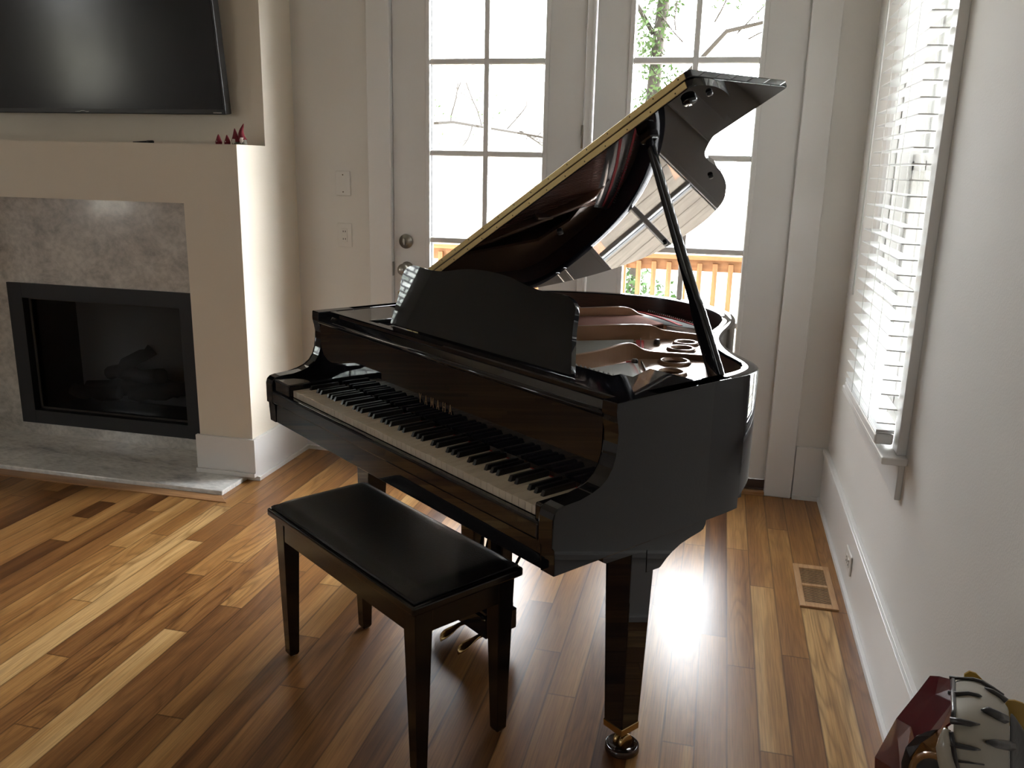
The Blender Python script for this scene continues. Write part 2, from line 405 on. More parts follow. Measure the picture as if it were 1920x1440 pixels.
# ---- back wall (behind the photographer) with one unseen window, added to let in light
BW = (-4.2, -2.9, .9, 2.2)
m = MB()
m.box((XL-.3, YB-.2, -.3), (BW[0], YB, ZC)); m.box((BW[1], YB-.2, -.3), (XR+.3, YB, ZC))
m.box((BW[0], YB-.2, -.3), (BW[1], YB, BW[2])); m.box((BW[0], YB-.2, BW[3]), (BW[1], YB, ZC))
struct(m.build('wall_back', M_wall))
portal('portal_back', ((BW[0]+BW[1])/2, YB-.25, 1.5), 1.4, 1.4, (0, 1, 0))
def plain_window(name, axis, a, b, c, d, pos, sgn):
    """axis 'x': plane x=pos, spans y a..b"""
    def P(t, z, dpt): return (pos+sgn*dpt, t, z) if axis == 'x' else (t, pos+sgn*dpt, z)
    m = MB()
    def bar(t0, t1, z0, z1, d0=-.08, d1=-.04): m.box(P(t0, z0, d0), P(t1, z1, d1))
    for (t0, t1, z0, z1) in ((a, a+.05, c, d), (b-.05, b, c, d), (a, b, c, c+.05), (a, b, d-.05, d), (a, b, (c+d)/2-.03, (c+d)/2+.03)): bar(t0, t1, z0, z1)
    n = 2
    for k in range(1, n): bar(a+(b-a)*k/n-.012, a+(b-a)*k/n+.012, c, d)
    for (t0, t1, z0, z1) in ((a-.09, a, c-.09, d+.09), (b, b+.09, c-.09, d+.09), (a, b, d, d+.09), (a, b, c-.09, c)): bar(t0, t1, z0, z1, 0, .02)
    o = struct(m.build(name, M_trim))
    g = MB(); g.box(P(a, c, -.062), P(b, d, -.058)); g.build('pane', M_glass, o)
plain_window('window_2', 'x', *LW[0], XL, 1); plain_window('window_3', 'x', *LW[1], XL, 1); plain_window('added_window', 'y', *BW, YB, 1)  # the back wall one is added for its light

# ---- chimney breast
BX0 = -4.0; OPR, OPL, OPT = -2.303, -3.69, 1.263; MZ = 1.516
for nm_, a_, b_ in (('wall_breast_right', (OPR, YBR, 0), (XB, YF+.02, MZ)), ('wall_breast_left', (BX0, YBR, 0), (OPL, YF+.02, MZ)), ('wall_breast_header', (OPL, YBR, OPT), (OPR, YF+.02, MZ)), ('wall_breast_upper', (BX0, YUP, MZ), (XB, YF+.02, ZC))):
    m = MB(); m.box(a_, b_); struct(m.build(nm_, M_breast))
# marble surround, recessed
FX0, FX1, FZ0, FZ1 = -3.515, -2.44, .085, .825
m = MB()
ym0, ym1 = YUP, YUP+.05
m.box((OPL, ym0, .018), (FX0, ym1, OPT)); m.box((FX1, ym0, .018), (OPR, ym1, OPT)); m.box((FX0, ym0, FZ1), (FX1, ym1, OPT)); m.box((FX0, ym0, .018), (FX1, ym1, FZ0))
o = m.build('marble_surround', M_marble); tag(o, 'grey veined marble surround framing the firebox in the chimney breast', 'fireplace surround')
m = MB(); m.box((-3.86, 3.166, 0), (-2.068, YBR, .022), .003, 2); m.box((OPL+.002, YBR-.002, 0), (OPR-.002, YUP+.01, .022))
o = m.build('marble_hearth', M_marble2); tag(o, 'flat white and grey marble hearth slab on the floor before the fireplace', 'hearth')
# picture-frame oak border round the hearth
m = MB()
z1 = .004
m.prism([(-3.86, 3.164), (-2.068, 3.164), (-2.005, 3.095), (-3.92, 3.095)], -.005, z1, bev=.0015, seg=1)
struct(m.build('trim_1', M_oak))
# firebox
fb = empty('fireplace_insert', ((FX0+FX1)/2, YUP, FZ0)); tag(fb, 'black metal gas fireplace insert with dark glass front and logs inside', 'fireplace')
ox, oy, oz = fb.location
def FB(a, b): return (a[0]-ox, a[1]-oy, a[2]-oz), (b[0]-ox, b[1]-oy, b[2]-oz)
m = MB(); y0, y1 = YUP-.012, YUP+.05
for a, b in (((FX0, y0, FZ0), (FX0+.085, y1, FZ1)), ((FX1-.085, y0, FZ0), (FX1, y1, FZ1)), ((FX0+.085, y0+.001, FZ1-.075), (FX1-.085, y1, FZ1)), ((FX0+.085, y0+.001, FZ0), (FX1-.085, y1, FZ0+.07))): m.box(*FB(a, b))
m.build('frame', M_firemetal, fb)
m = MB()
gx0, gx1, gz0, gz1 = FX0+.085, FX1-.085, FZ0+.07, FZ1-.075
for a, b in (((gx0, YUP+.03, gz0), (gx0+.012, YUP+.042, gz1)), ((gx1-.012, YUP+.03, gz0), (gx1, YUP+.042, gz1)), ((gx0, YUP+.03, gz1-.012), (gx1, YUP+.042, gz1)), ((gx0, YUP+.03, gz0), (gx1, YUP+.042, gz0+.01))): m.box(*FB(a, b))
m.build('glass_frame', M_firepanel, fb)
m = MB()
yb = YF+.12
m.quad(*[FB(p, p)[0] for p in ((gx0+.1, yb, gz0), (gx1-.1, yb, gz0), (gx1-.1, yb, gz1), (gx0+.1, yb, gz1))])
m.quad(*[FB(p, p)[0] for p in ((gx0, YUP+.05, gz0), (gx0+.1, yb, gz0), (gx0+.1, yb, gz1), (gx0, YUP+.05, gz1))])
m.quad(*[FB(p, p)[0] for p in ((gx1, YUP+.05, gz0), (gx1-.1, yb, gz0), (gx1-.1, yb, gz1), (gx1, YUP+.05, gz1))])
m.quad(*[FB(p, p)[0] for p in ((gx0, YUP+.05, gz0), (gx1, YUP+.05, gz0), (gx1-.1, yb, gz0), (gx0+.1, yb, gz0))])
m.quad(*[FB(p, p)[0] for p in ((gx0, YUP+.05, gz1), (gx1, YUP+.05, gz1), (gx1-.1, yb, gz1), (gx0+.1, yb, gz1))])
m.build('firebox_lining', M_firepanel, fb)
for k, (a, b, r) in enumerate((((-3.25, 3.80, .25), (-2.72, 3.84, .27), .045), ((-3.15, 3.86, .33), (-2.75, 3.74, .36), .04), ((-3.05, 3.78, .36), (-2.9, 3.88, .46), .035), ((-2.95, 3.74, .24), (-2.62, 3.80, .30), .04), ((-3.3, 3.74, .24), (-3.0, 3.72, .25), .035))):
    m = MB(); A = Vector(a); Bv = Vector(b)
    pts = [A.lerp(Bv, t/7)+Vector((0, random.uniform(-.008, .008), random.uniform(-.012, .012))) for t in range(8)]
    m.tube([p-Vector((ox, oy, oz)) for p in pts], [r*random.uniform(.8, 1.1) for _ in range(8)], 9); m.build('ceramic_log', M_log, fb)
M_fg = D.materials.new('smoked_glass'); M_fg.use_nodes = True
_N = M_fg.node_tree.nodes; _L = M_fg.node_tree.links; _N.clear()
_o = _N.new('ShaderNodeOutputMaterial'); _t = _N.new('ShaderNodeBsdfTransparent'); _t.inputs[0].default_value = (.5, .5, .5, 1); _g = _N.new('ShaderNodeBsdfGlossy'); _g.inputs['Roughness'].default_value = .08
_f = _N.new('ShaderNodeFresnel'); _m = _N.new('ShaderNodeMixShader'); _g2 = _N.new('ShaderNodeNewGeometry'); _iv = _N.new('ShaderNodeMath'); _iv.operation = 'SUBTRACT'; _iv.inputs[0].default_value = 1.0; _L.new(_g2.outputs['Backfacing'], _iv.inputs[1]); _f.inputs[0].default_value = 1.25; _mu = _N.new('ShaderNodeMath'); _mu.operation = 'MULTIPLY'; _L.new(_f.outputs[0], _mu.inputs[0]); _L.new(_iv.outputs[0], _mu.inputs[1]); _L.new(_mu.outputs[0], _m.inputs[0]); _L.new(_t.outputs[0], _m.inputs[1]); _L.new(_g.outputs[0], _m.inputs[2]); _L.new(_m.outputs[0], _o.inputs[0])
m = MB(); m.box(*FB((gx0, YUP+.034, gz0), (gx1, YUP+.038, gz1))); m.build('glass_pane', M_fg, fb)

# ---- baseboards and trims
def baseboard(name, a, b, h=.20, t=.016, side=1, shoe=True, cap=False, z0=0):
    """runs from a to b in plan, sticks out to the left of a->b times side"""
    A = Vector((*a, 0)); Bq = Vector((*b, 0)); d = (Bq-A).normalized(); n = Vector((-d.y, d.x, 0))*side
    m = MB()
    def slab(t0, t1, z0_, z1_):
        m.prism([(0, 0), ((Bq-A).length, 0)] and [(A+n*t0)[:2], (Bq+n*t0)[:2], (Bq+n*t1)[:2], (A+n*t1)[:2]], z0_, z1_, bev=.0012, seg=1)
    slab(0, t, z0, h)
    if shoe: slab(t, t+.012, z0, z0+.020)
    if cap: slab(t, t+.009, h-.02, h); 
    return struct(m.build(name, M_trim))
baseboard('baseboard_right', (XR, YB), (XR, YF), .25, .014, 1, cap=True)
baseboard('baseboard_far', (XR-.014, YF), (.41, YF), .25, .014, 1)
baseboard('baseboard_far', (-1.65, YF), (XB+.002, YF), .20, .014, 1)
baseboard('baseboard_side', (XB, YBR+.0005), (XB, YF), .203, .016, -1)
baseboard('baseboard_front', (OPR-.014, YBR), (XB+.016, YBR), .203, .016, -1, z0=.0221)
baseboard('baseboard_front', (BX0, YBR), (OPL+.014, YBR), .203, .016, -1)
baseboard('baseboard_left', (XL, YB), (XL, YF), .2, .016, -1)
# casing round the doors
m = MB()
for a, b in (((.285, YF-.02, 0), (.405, YF, DZ-.03)), ((-1.645, YF-.02, 0), (-1.532, YF, DZ-.03)), ((-1.650, YF-.021, DZ-.03), (.410, YF, DZ+.1))): m.box(a, b, .003)
struct(m.build('trim_2', M_trim))
m = MB()   # jambs, centre post, threshold
m.box((DX0, YF-.005, 0), (-1.532, YF+.14, DZ)); m.box((.292, YF-.005, 0), (DX1, YF+.14, DZ)); m.box((DX0, YF, DZ-.03), (DX1, YF+.14, DZ))
m.box((-.628, YF-.012, .02), (-.590, YF+.14, DZ-.03), .003); m.box((-.600, YF-.022, .02), (-.590, YF-.010, DZ-.03), .002)
m.box((-1.532, YF+.07, .03), (-1.52, YF+.14, DZ-.03)); m.box((.280, YF+.07, .03), (.292, YF+.14, DZ-.03))
struct(m.build('trim_3', M_trim))
m = MB(); m.box((DX0, YF-.0, 0), (DX1, YF+.2, .028), .002); m.box((-1.532, YF+.012, .028), (.292, YF+.06, .066))
struct(m.build('trim_4', M_thresh))
m = MB(); m.box((-1.532, YF-.028, 0), (.287, YF, .02), .002); struct(m.build('trim_5', M_oak))

# ---- the two french doors
def french_door(name, x0, x1, g0, g1, knob):
    y0, y1 = YF+.008, YF+.052; z0, z1 = .07, DZ-.034
    gz0, gz1 = .455, 2.305
    m = MB()
    m.box((x0, y0, z0), (g0-.012, y1, z1), .002); m.box((g1+.012, y0, z0), (x1, y1, z1), .002)
    m.box((g0-.012, y0, z0), (g1+.012, y1, gz0-.012)); m.box((g0-.012, y0, gz1+.012), (g1+.012, y1, z1))
    # glazing bead
    for (a, b) in (((g0-.022, y0-.008, gz0-.022), (g0, y0+.016, gz1+.022)), ((g1, y0-.008, gz0-.022), (g1+.022, y0+.016, gz1+.022)), ((g0, y0-.008, gz0-.022), (g1, y0+.016, gz0)), ((g0, y0-.008, gz1), (g1, y0+.016, gz1+.022))): m.box(a, b, .004, 2)
    xm = (g0+g1)/2
    m.box((xm-.013, y0-.002, gz0), (xm+.013, y0+.019, gz1), .005, 2)
    for z in (.780, 1.105, 1.505, 1.905): m.box((g0, y0-.001, z-.013), (g1, y0+.019, z+.013), .005, 2)
    o = struct(m.build(name, M_door))
    m = MB()
    m.box((xm-.012, y0+.025, gz0), (xm+.012, y1, gz1))
    for z in (.780, 1.105, 1.505, 1.905): m.box((g0, y0+.0255, z-.012), (g1, y1-.001, z+.012))
    for (a, b) in (((g0-.012, y0+.0252, gz0-.012), (g0+.001, y1+.001, gz1+.012)), ((g1-.001, y0+.0252, gz0-.012), (g1+.012, y1+.001, gz1+.012)), ((g0-.012, y0+.0252, gz0-.012), (g1+.012, y1+.001, gz0+.001))): m.box(a, b)
    m.build('outer_glazing_bar', M_extdark, o)
    g = MB(); g.box((g0-.004, y0+.020, gz0-.004), (g1+.004, y0+.024, gz1+.004)); g.build('pane', M_glass, o)
    if knob:
        MX = Matrix.Rotation(R(90), 4, 'X')
        k = MB(); k.lathe([(.004, 0), (.033, 0), (.035, .004), (.033, .010), (.020, .012), (.019, .018), (.004, .019)], (-1.467, y0, 1.092), 28, MX)
        k.box((-1.4705, y0-.033, 1.076), (-1.4635, y0-.016, 1.108), .002)
        k.build('deadbolt', M_nickel, o)
        k = MB(); k.lathe([(.004, 0), (.033, 0), (.034, .004), (.030, .009), (.012, .012), (.012, .035), (.024, .042), (.029, .055), (.026, .068), (.012, .076), (.003, .077)], (-1.462, y0, .962), 28, MX); k.build('door_knob', M_nickel, o)
        k = MB(); k.box((-1.540, YF-.010, .925), (-1.529, YF+.01, .995), .002); k.build('strike_plate', M_nickel, o)
    hx = -.632
    for z in (.35, 1.585, 2.25):
        if not knob: break
        k = MB(); k.tube([(hx, YF-.004, z-.05), (hx, YF-.004, z+.05)], .007, 10); k.build('hinge', M_nickel, o)
    return o
french_door('door_1', -1.529, -.632, -1.345, -.812, True)
french_door('door_2', -.587, .289, -.424, .100, False)

# ---- side window with casing, sill, apron
m = MB()
CT = .52
for a, b in (((CT, 2.435, WZ0), (XR, 2.50, 2.42)), ((CT, 3.16, WZ0), (XR, 3.225, 2.42)), ((CT, 2.435, 2.35), (XR, 3.225, 2.44))): m.box(a, b, .002)
o = struct(m.build('window_1', M_trim))
m = MB(); m.box((.478, 2.405, .678), (XR, 3.255, .70), .004, 2); m.box((XR, WY0, .678), (XR+.12, WY1, .70)); m.build('window_sill', M_trim, o)
m = MB(); m.box((.530, 2.435, .568), (XR, 3.225, .678), .002); m.build('apron', M_trim, o)
m = MB()
X0, X1 = XR+.05, XR+.085
def wb(y0, y1, z0, z1, dx=0): m.box((X0+dx, y0, z0), (X1+dx, y1, z1), .003)
MIDZ = 1.50
wb(WY0, WY0+.045, WZ0, MIDZ); wb(WY1-.045, WY1, WZ0, MIDZ); wb(WY0, WY1, WZ0, WZ0+.06); wb(WY0, WY1, MIDZ-.035, MIDZ+.02)
wb(WY0, WY0+.045, MIDZ, WZ1, .036); wb(WY1-.045, WY1, MIDZ, WZ1, .036); wb(WY0, WY1, WZ1-.05, WZ1, .036); wb(WY0, WY1, MIDZ-.02, MIDZ+.025, .036)
for zz0, zz1, dx in ((WZ0, MIDZ, 0), (MIDZ, WZ1, .036)):
    for k in (1, 2): wb(WY0+(WY1-WY0)*k/3-.009, WY0+(WY1-WY0)*k/3+.009, zz0, zz1, dx)
    wb(WY0, WY1, (zz0+zz1)/2-.009, (zz0+zz1)/2+.009, dx)
m.box((XR, WY0-.001, WZ0), (XR+.19, WY0+.012, WZ1)); m.box((XR, WY1-.012, WZ0), (XR+.19, WY1+.001, WZ1))
m.build('sash', M_trim, o)
m = MB(); m.box((XR+.062, WY0+.01, WZ0), (XR+.066, WY1-.01, WZ1)); m.build('pane', M_glass, o)

# ---- venetian blind, outside mounted
bl = empty('venetian_blind', (.492, 2.80, .70)); tag(bl, 'white wooden venetian blind with open slats over the right hand window', 'blind')
bx, by, bz = bl.location
BY0, BY1 = 2.482, 3.128
z = .775; slat = MB(); slat.box((-.0245, BY0-by, -.0018), (.0245, BY1-by, .0018), .001); so = slat.build('slat', M_slat, bl); so.location = (0, 0, z-bz)
so.rotation_euler = (0, R(1), 0)
z += .0415
while z < 2.33:
    c = so.copy(); COL.objects.link(c); c.parent = bl; c.location = (0, 0, z-bz); z += .0415
for zz in (.748, .754): 
    c = so.copy(); COL.objects.link(c); c.parent = bl; c.location = (0, 0, zz-bz); c.rotation_euler = (0, 0, 0)
m = MB(); m.box((-.025, BY0-by, .712-bz), (.025, BY1-by, .744-bz), .006, 2); m.build('bottom_rail', M_slat, bl)
m = MB(); m.box((-.027, BY0-by, 2.335-bz), (.024, BY1-by, 2.39-bz), .003); m.build('head_rail', M_slat, bl)
for yy in (2.62, 2.79, 2.96):
    for sx in (-.0255, .0255):
        m = MB(); m.tube([(sx, yy-by, .744-bz), (sx, yy-by, 2.34-bz)], .0008, 4); m.build('ladder_cord', M_cord, bl)
m = MB(); m.tube([(-.034, 3.115-by, 2.33-bz), (-.036, 3.12-by, 1.05-bz)], .004, 6); m.build('tilt_wand', M_cord, bl)

# ---- outlet on the baseboard, switches on the far wall
def outlet():
    e = empty('wall_outlet', (XR-.015, 2.978, .13)); tag(e, 'white duplex electrical outlet set sideways in the right baseboard', 'outlet')
    m = MB(); m.box((-.006, -.058, -.036), (.001, .058, .036), .003, 2); m.build('cover_plate', M_plateplastic, e)
    for s in (-1, 1):
        m = MB(); m.box((-.008, s*.020-.014, -.016), (-.005, s*.020+.014, .016), .002); f = m.build('socket', M_plateplastic, e)
        
        for q in (.0075, -.0065): m = MB(); m.box((-.0087, s*.020-.006, q-.0035), (-.0079, s*.020-.001, q+.0035)); m.build('slot', M_firemetal, f)
outlet()
def wallplate(name, label, x, z, kind):
    e = empty(name, (x, YF-.001, z)); tag(e, label, 'wall plate')
    m = MB(); m.box((-.038, -.006, -.058), (.038, 0, .058), .003, 2); m.build('cover_plate', M_plateplastic, e)
    m = MB()
    if kind == 'blank':
        for s in (-1, 1): m = MB(); m.lathe([(.0005, 0), (.003, 0), (.003, .0008), (.0005, .001)], (0, -.006, s*.04), 10, Matrix.Rotation(R(90), 4, 'X')); m.build('screw', M_screw, e)
    else:
        m.box((-.016, -.009, -.033), (.016, -.005, .033), .002); f = m.build('socket', M_plateplastic, e)
        for s in (-1, 1):
            for q in (-.0055, .0055): m = MB(); m.box((q-.0015, -.0096, s*.018-.004), (q+.0015, -.0088, s*.018+.004)); m.build('slot', M_firemetal, f)
wallplate('blank_plate', 'upper of the two white wall plates left of the french doors, blank', -1.781, 1.355, 'blank')
wallplate('receptacle_plate', 'lower of the two white wall plates left of the french doors, with sockets', -1.779, 1.110, 'socket')

# ---- floor vent
ve = empty('floor_vent', (.430, 3.005, 0)); tag(ve, 'oak slatted floor register set in the boards near the right wall', 'floor vent')
m = MB()
hx, hy = .064, .168
for a, b in (((-hx, -hy, 0), (-.044, hy, .006)), ((.044, -hy, 0), (hx, hy, .006)), ((-.044, -hy, 0), (.044, -hy+.03, .006)), ((-.044, hy-.03, 0), (.044, hy, .006)), ((-.044, -.010, 0), (.044, .010, .006))): m.box(a, b, .001)
m.build('frame', M_vent, ve)
m = MB(); m.box((-.044, -hy+.03, .0005), (.044, hy-.03, .0012)); m.build('dark_duct_sheet', M_firemetal, ve)  # black sheet stands in for the shade down inside the duct
for s in (-1, 1):
    for k in range(12):
        y = s*(.010+.0107*(k+.75)); m = MB(); m.box((-.044, y-.0016, .0040), (.044, y+.0016, .0058)); m.build('slat', M_vent, ve)

# ============================================================ GRAND PIANO
PX, PY, PA = -1.454, 2.560, R(-36.975)
W = 1.460
piano = empty('grand_piano', (PX, PY, 0), PA); tag(piano, 'glossy black baby grand piano with its lid propped open', 'piano')
ZB, ZT = .587, .952
# --- side arms
arm = [(-.010, .650), (-.020, .655), (-.020, .722), (-.016, .735), (-.006, .744), (.012, .748), (.06, .750), (.095, .755), (.122, .765), (.143, .780), (.157, .800), (.166, .826), (.170, .855), (.169, .88), (.165, .905), (.161, .920), (.160, .930), (.160, ZT-.002), (.162, ZT), (.57, ZT), (.57, ZB), (-.010, ZB)]
# --- rim outline (outer), open path from right front round the tail to the left front
outer = [(W, .30), (W, .45), (W, .60), (1.452, .672), (1.428, .728), (1.375, .775), (1.295, .820), (1.205, .885), (1.125, .968), (1.060, 1.070), (1.003, 1.185), (.938, 1.292), (.858, 1.382), (.768, 1.445), (.660, 1.490), (.550, 1.512), (.440, 1.508), (.330, 1.468), (.220, 1.400), (.120, 1.318), (.045, 1.235), (.008, 1.15), (0, 1.05), (0, .80), (0, .50), (0, .30)]
oc = [(p.x, p.y) for p in catmull([(*p, 0) for p in outer], 5)]
def offset(path, d):
    out = []
    for i, p in enumerate(path):
        a = Vector(path[max(i-1, 0)]); b = Vector(path[min(i+1, len(path)-1)]); t = (b-a).normalized(); n = Vector((-t.y, t.x))
        out.append((p[0]+n.x*d, p[1]+n.y*d))
    return out
ic = offset(oc, .046)
def zbot(p):
    if p[1] < .645: return ZB
    if p[0] > 1.0 and p[1] < .80:
        t = min(1, (p[1]-.645)/.09); return .618+(ZB+.073-.618)*t
    return ZB+.073
def split_at(path, v):
    out = []
    for a, b in zip(path, path[1:]):
        out.append(a)
        if (a[1]-v)*(b[1]-v) < 0:
            t = (v-a[1])/(b[1]-a[1]); x = a[0]+(b[0]-a[0])*t; e = 1e-4 if b[1] > a[1] else -1e-4
            out += [(x, v-e), (x, v+e)]
    return out+[path[-1]]
oc = split_at(oc, .645); ic = offset(oc, .046)
m = MB(); bm = m.bm
ring = []
bevel = .004
for (o_, i_) in zip(oc, ic):
    o2 = Vector(o_); i2 = Vector(i_); n = (i2-o2).normalized(); zb = zbot(o_)
    pts = [(o2, zb), (o2, ZT-bevel), (o2+n*bevel*.4, ZT-bevel*.3), (o2+n*bevel, ZT), (i2-n*.006, ZT), (i2-n*.001, ZT-.003), (i2, ZT-.012), (i2, .78), (i2, zb)]
    ring.append([bm.verts.new((p.x, p.y, z)) for p, z in pts])
for a, b in zip(ring, ring[1:]):
    k = len(a)
    for j in range(k):
        f = bm.faces.new((a[j], b[j], b[(j+1) % k], a[(j+1) % k]))
        f.smooth = True; f.material_index = 1 if j in (5, 6, 7) else 0
for e in bm.edges:
    pass
rim = m.build('rim', [M_black, M_mahog], piano)
md = rim.modifiers.new('es', 'EDGE_SPLIT'); md.split_angle = R(40)
for u0, u1 in ((-.0003, .0463), (W-.0463, W+.0003)):
    m = MB(); m.prism(arm, u0, u1, lambda a, b, h: (h, a, b), bev=.0025, seg=2)
    m.build('side_arm', M_black, piano)
# --- key bed, rails, key slip, key blocks
KU0, KU1 = .160, 1.388
m = MB(); m.box((.044, -.008, ZB), (W-.044, .32, .66), .002); m.box((.044, .30, ZB), (W-.044, .72, .64)); m.build('keybed', M_black, piano)
m = MB(); m.box((.046, -.021, .657), (W-.046, .001, .702), .007, 4); m.build('key_slip', M_black, piano)
m = MB(); m.box((.047, -.012, .66), (KU0-.002, .19, .741), .006, 3); m.build('key_block', M_black, piano)
m = MB(); m.box((KU1+.002, -.012, .66), (W-.047, .19, .741), .006, 3); m.build('key_block', M_black, piano)
m = MB(); m.box((KU0-.004, .1535, .700), (KU1+.004, .158, .7228)); m.build('key_felt', M_felt, piano)
# --- keys
kw = (KU1-KU0)/52
m = MB(); m.box((.0004, .004, .700), (kw-.0004, .156, .722), .0010, 2); wk = m.build('white_key', M_white, piano); wk.location.x = KU0
m = MB()
t = bmesh.new()
b0 = [(-.0062, .050, .716), (.0062, .050, .716), (.0062, .157, .716), (-.0062, .157, .716)]
b1 = [(-.0049, .059, .7350), (.0049, .059, .7350), (.0049, .157, .7350), (-.0049, .157, .7350)]
lo = [t.verts.new(p) for p in b0]; hi = [t.verts.new(p) for p in b1]
for i in range(4): t.faces.new((lo[i], lo[(i+1) % 4], hi[(i+1) % 4], hi[i]))
t.faces.new(lo[::-1]); t.faces.new(hi)
bmesh.ops.bevel(t, geom=t.edges[:], offset=.001, segments=2, profile=.5, affect='EDGES')
m.add(t); bk = m.build('black_key', M_ebony, piano)
first = True
for i in range(52):
    if i:
        c = wk.copy(); COL.objects.link(c); c.parent = piano; c.location.x = KU0+i*kw
    if i < 51 and i % 7 in (0, 2, 3, 5, 6):
        x = KU0+(i+1)*kw
        if first: bk.location.x = x; first = False
        else:
            c = bk.copy(); COL.objects.link(c); c.parent = piano; c.location.x = x
# --- fallboard with lettering, roll, cornice
m = MB(); m.prism([(.165, .731), (.1665, .912), (.20, .912), (.20, .731)], .047, W-.047, lambda a, b, h: (h, a, b)); fbd = m.build('fallboard', M_black, piano)
m = MB(); m.tube([(.044, .168, .9175), (W-.044, .168, .9175)], .0085, 14); m.build('fallboard_rail', M_black, piano)
m = MB(); m.prism([(.172, .905), (.172, .921), (.200, .937), (.205, .937), (.205, .905)], .047, W-.047, lambda a, b, h: (h, a, b)); m.build('fallboard_lip', M_black, piano)
def letter(ch, m, x, z, h, w_, fn, t=.0024):
    S = {'Y': [((0, 1), (.5, .48)), ((1, 1), (.5, .48)), ((.5, .48), (.5, 0))], 'A': [((0, 0), (.5, 1)), ((.5, 1), (1, 0)), ((.2, .32), (.8, .32))],
         'M': [((0, 0), (.06, 1)), ((.06, 1), (.5, .2)), ((.5, .2), (.94, 1)), ((.94, 1), (1, 0))], 'H': [((0, 0), (0, 1)), ((1, 0), (1, 1)), ((0, .5), (1, .5))]}[ch]
    for (a, b) in S:
        A = Vector((x+a[0]*w_, z+a[1]*h)); Bv = Vector((x+b[0]*w_, z+b[1]*h)); d = (Bv-A).normalized(); n = Vector((-d.y, d.x))*t/2
        A -= d*t*.3; Bv += d*t*.3
        q = [A+n, A-n, Bv-n, Bv+n]
        m.prism([(p.x, p.y) for p in q], 0, .0006, fn)
fnl = lambda a, b, h: (a, .165+(b-.731)*(.0015/.181)-.0003-h, b)
for k, ch in enumerate('YAMAHA'):
    m = MB(); letter(ch, m, .664+k*.0305, .774, .026, .0105 if ch != 'M' else .0125, fnl, .0019); m.build('letter', M_letter, fbd)
# --- top shelf, cornice strip
m = MB(); m.prism([(.200, .905), (.200, .948), (.204, .951), (.225, .951), (.225, .905)], .047, W-.047, lambda a, b, h: (h, a, b)); m.build('cornice', M_black, piano)
m = MB(); m.prism([(.046, .225), (.27, .225), (.27, .44), (.046, .44)], .928, .950, bev=.002); m.build('side_shelf', M_black, piano)
m = MB(); m.prism([(1.262, .225), (W-.046, .225), (W-.046, .487), (1.262, .487), (1.305, .378), (1.262, .378)], .930, .950, bev=.002); m.build('side_shelf', M_black, piano)
m = MB(); m.box((.272, .225, .918), (1.260, .385, .938), .002); m.box((.272, .225, .938), (1.260, .255, .944), .002); desk_base = m.build('desk_tray', M_black, piano)
# --- music desk
out = [(.333, 0), (.341, .06), (.345, .115), (.339, .148), (.344, .175), (.364, .194), (.40, .202), (.44, .200), (.495, .197), (.56, .201), (.643, .216), (.70, .222), (.763, .224), (.826, .222), (.883, .216), (.966, .201), (1.03, .197), (1.090, .198), (1.128, .190), (1.150, .172), (1.156, .150), (1.162, .11), (1.176, .06), (1.194, 0)]
TD = R(16)
dc = [(p.x, p.y) for p in catmull([(*p, 0) for p in out], 4)]
m = MB(); m.prism(dc, 0, .016, lambda a, b, h: (a, .270+b*math.sin(TD)+h*math.cos(TD), .944+b*math.cos(TD)-h*math.sin(TD)), bev=.003, seg=2, smooth=True)
desk = m.build('music_desk', M_black, piano)
m = MB(); m.box((.45, .30, .938), (.47, .34, 1.0), .003); m.box((1.05, .30, .938), (1.07, .34, 1.0), .003); m.build('desk_support', M_black, piano)

# --- cast iron plate with holes, ribs, soundboard, strings
ZP = .876
inn = offset(oc, .047)
loop = [(x, y) for (x, y) in inn if y > .33]
loop = [(W-.047, .40)] + [p for p in loop if p[1] > .41] + [(.047, .40)]
# round holes in the treble corner
HOLES = [(.874, 1.111, .030), (.929, 1.021, .034), (1.043, .851, .036), (1.134, .726, .034)]
def circ(c, r, n=26): return [(c[0]+r*math.cos(-k*2*PI/n), c[1]+r*math.sin(-k*2*PI/n)) for k in range(n)]
opens = [
    [(.12, .62), (.30, .62), (.50, 1.05), (.60, 1.17), (.62, 1.225), (.42, 1.31), (.30, 1.27), (.20, 1.15)][::-1],
    [(.48, .60), (.66, .60), (.74, .80), (.76, .93), (.715, .93), (.655, .82)][::-1] if False else [(.50, .62), (.88, .62), (.90, .72), (.83, .86), (.76, .99), (.71, .97), (.56, .72)][::-1],
    [(.99, .58), (1.16, .58), (1.07, .64), (.985, .74)][::-1],
]
loops3 = [[Vector((*p, 0)) for p in loop]] + [[Vector((*p, 0)) for p in circ(h, h[2])] for h in HOLES] + [[Vector((*p, 0)) for p in o_] for o_ in opens]
tris = geometry.tessellate_polygon(loops3)
flat = [v for l in loops3 for v in l]
m = MB(); bm = m.bm
vt = [bm.verts.new((v.x, v.y, ZP)) for v in flat]
for t3 in tris:
    try: bm.faces.new([vt[i] for i in t3])
    except ValueError: pass
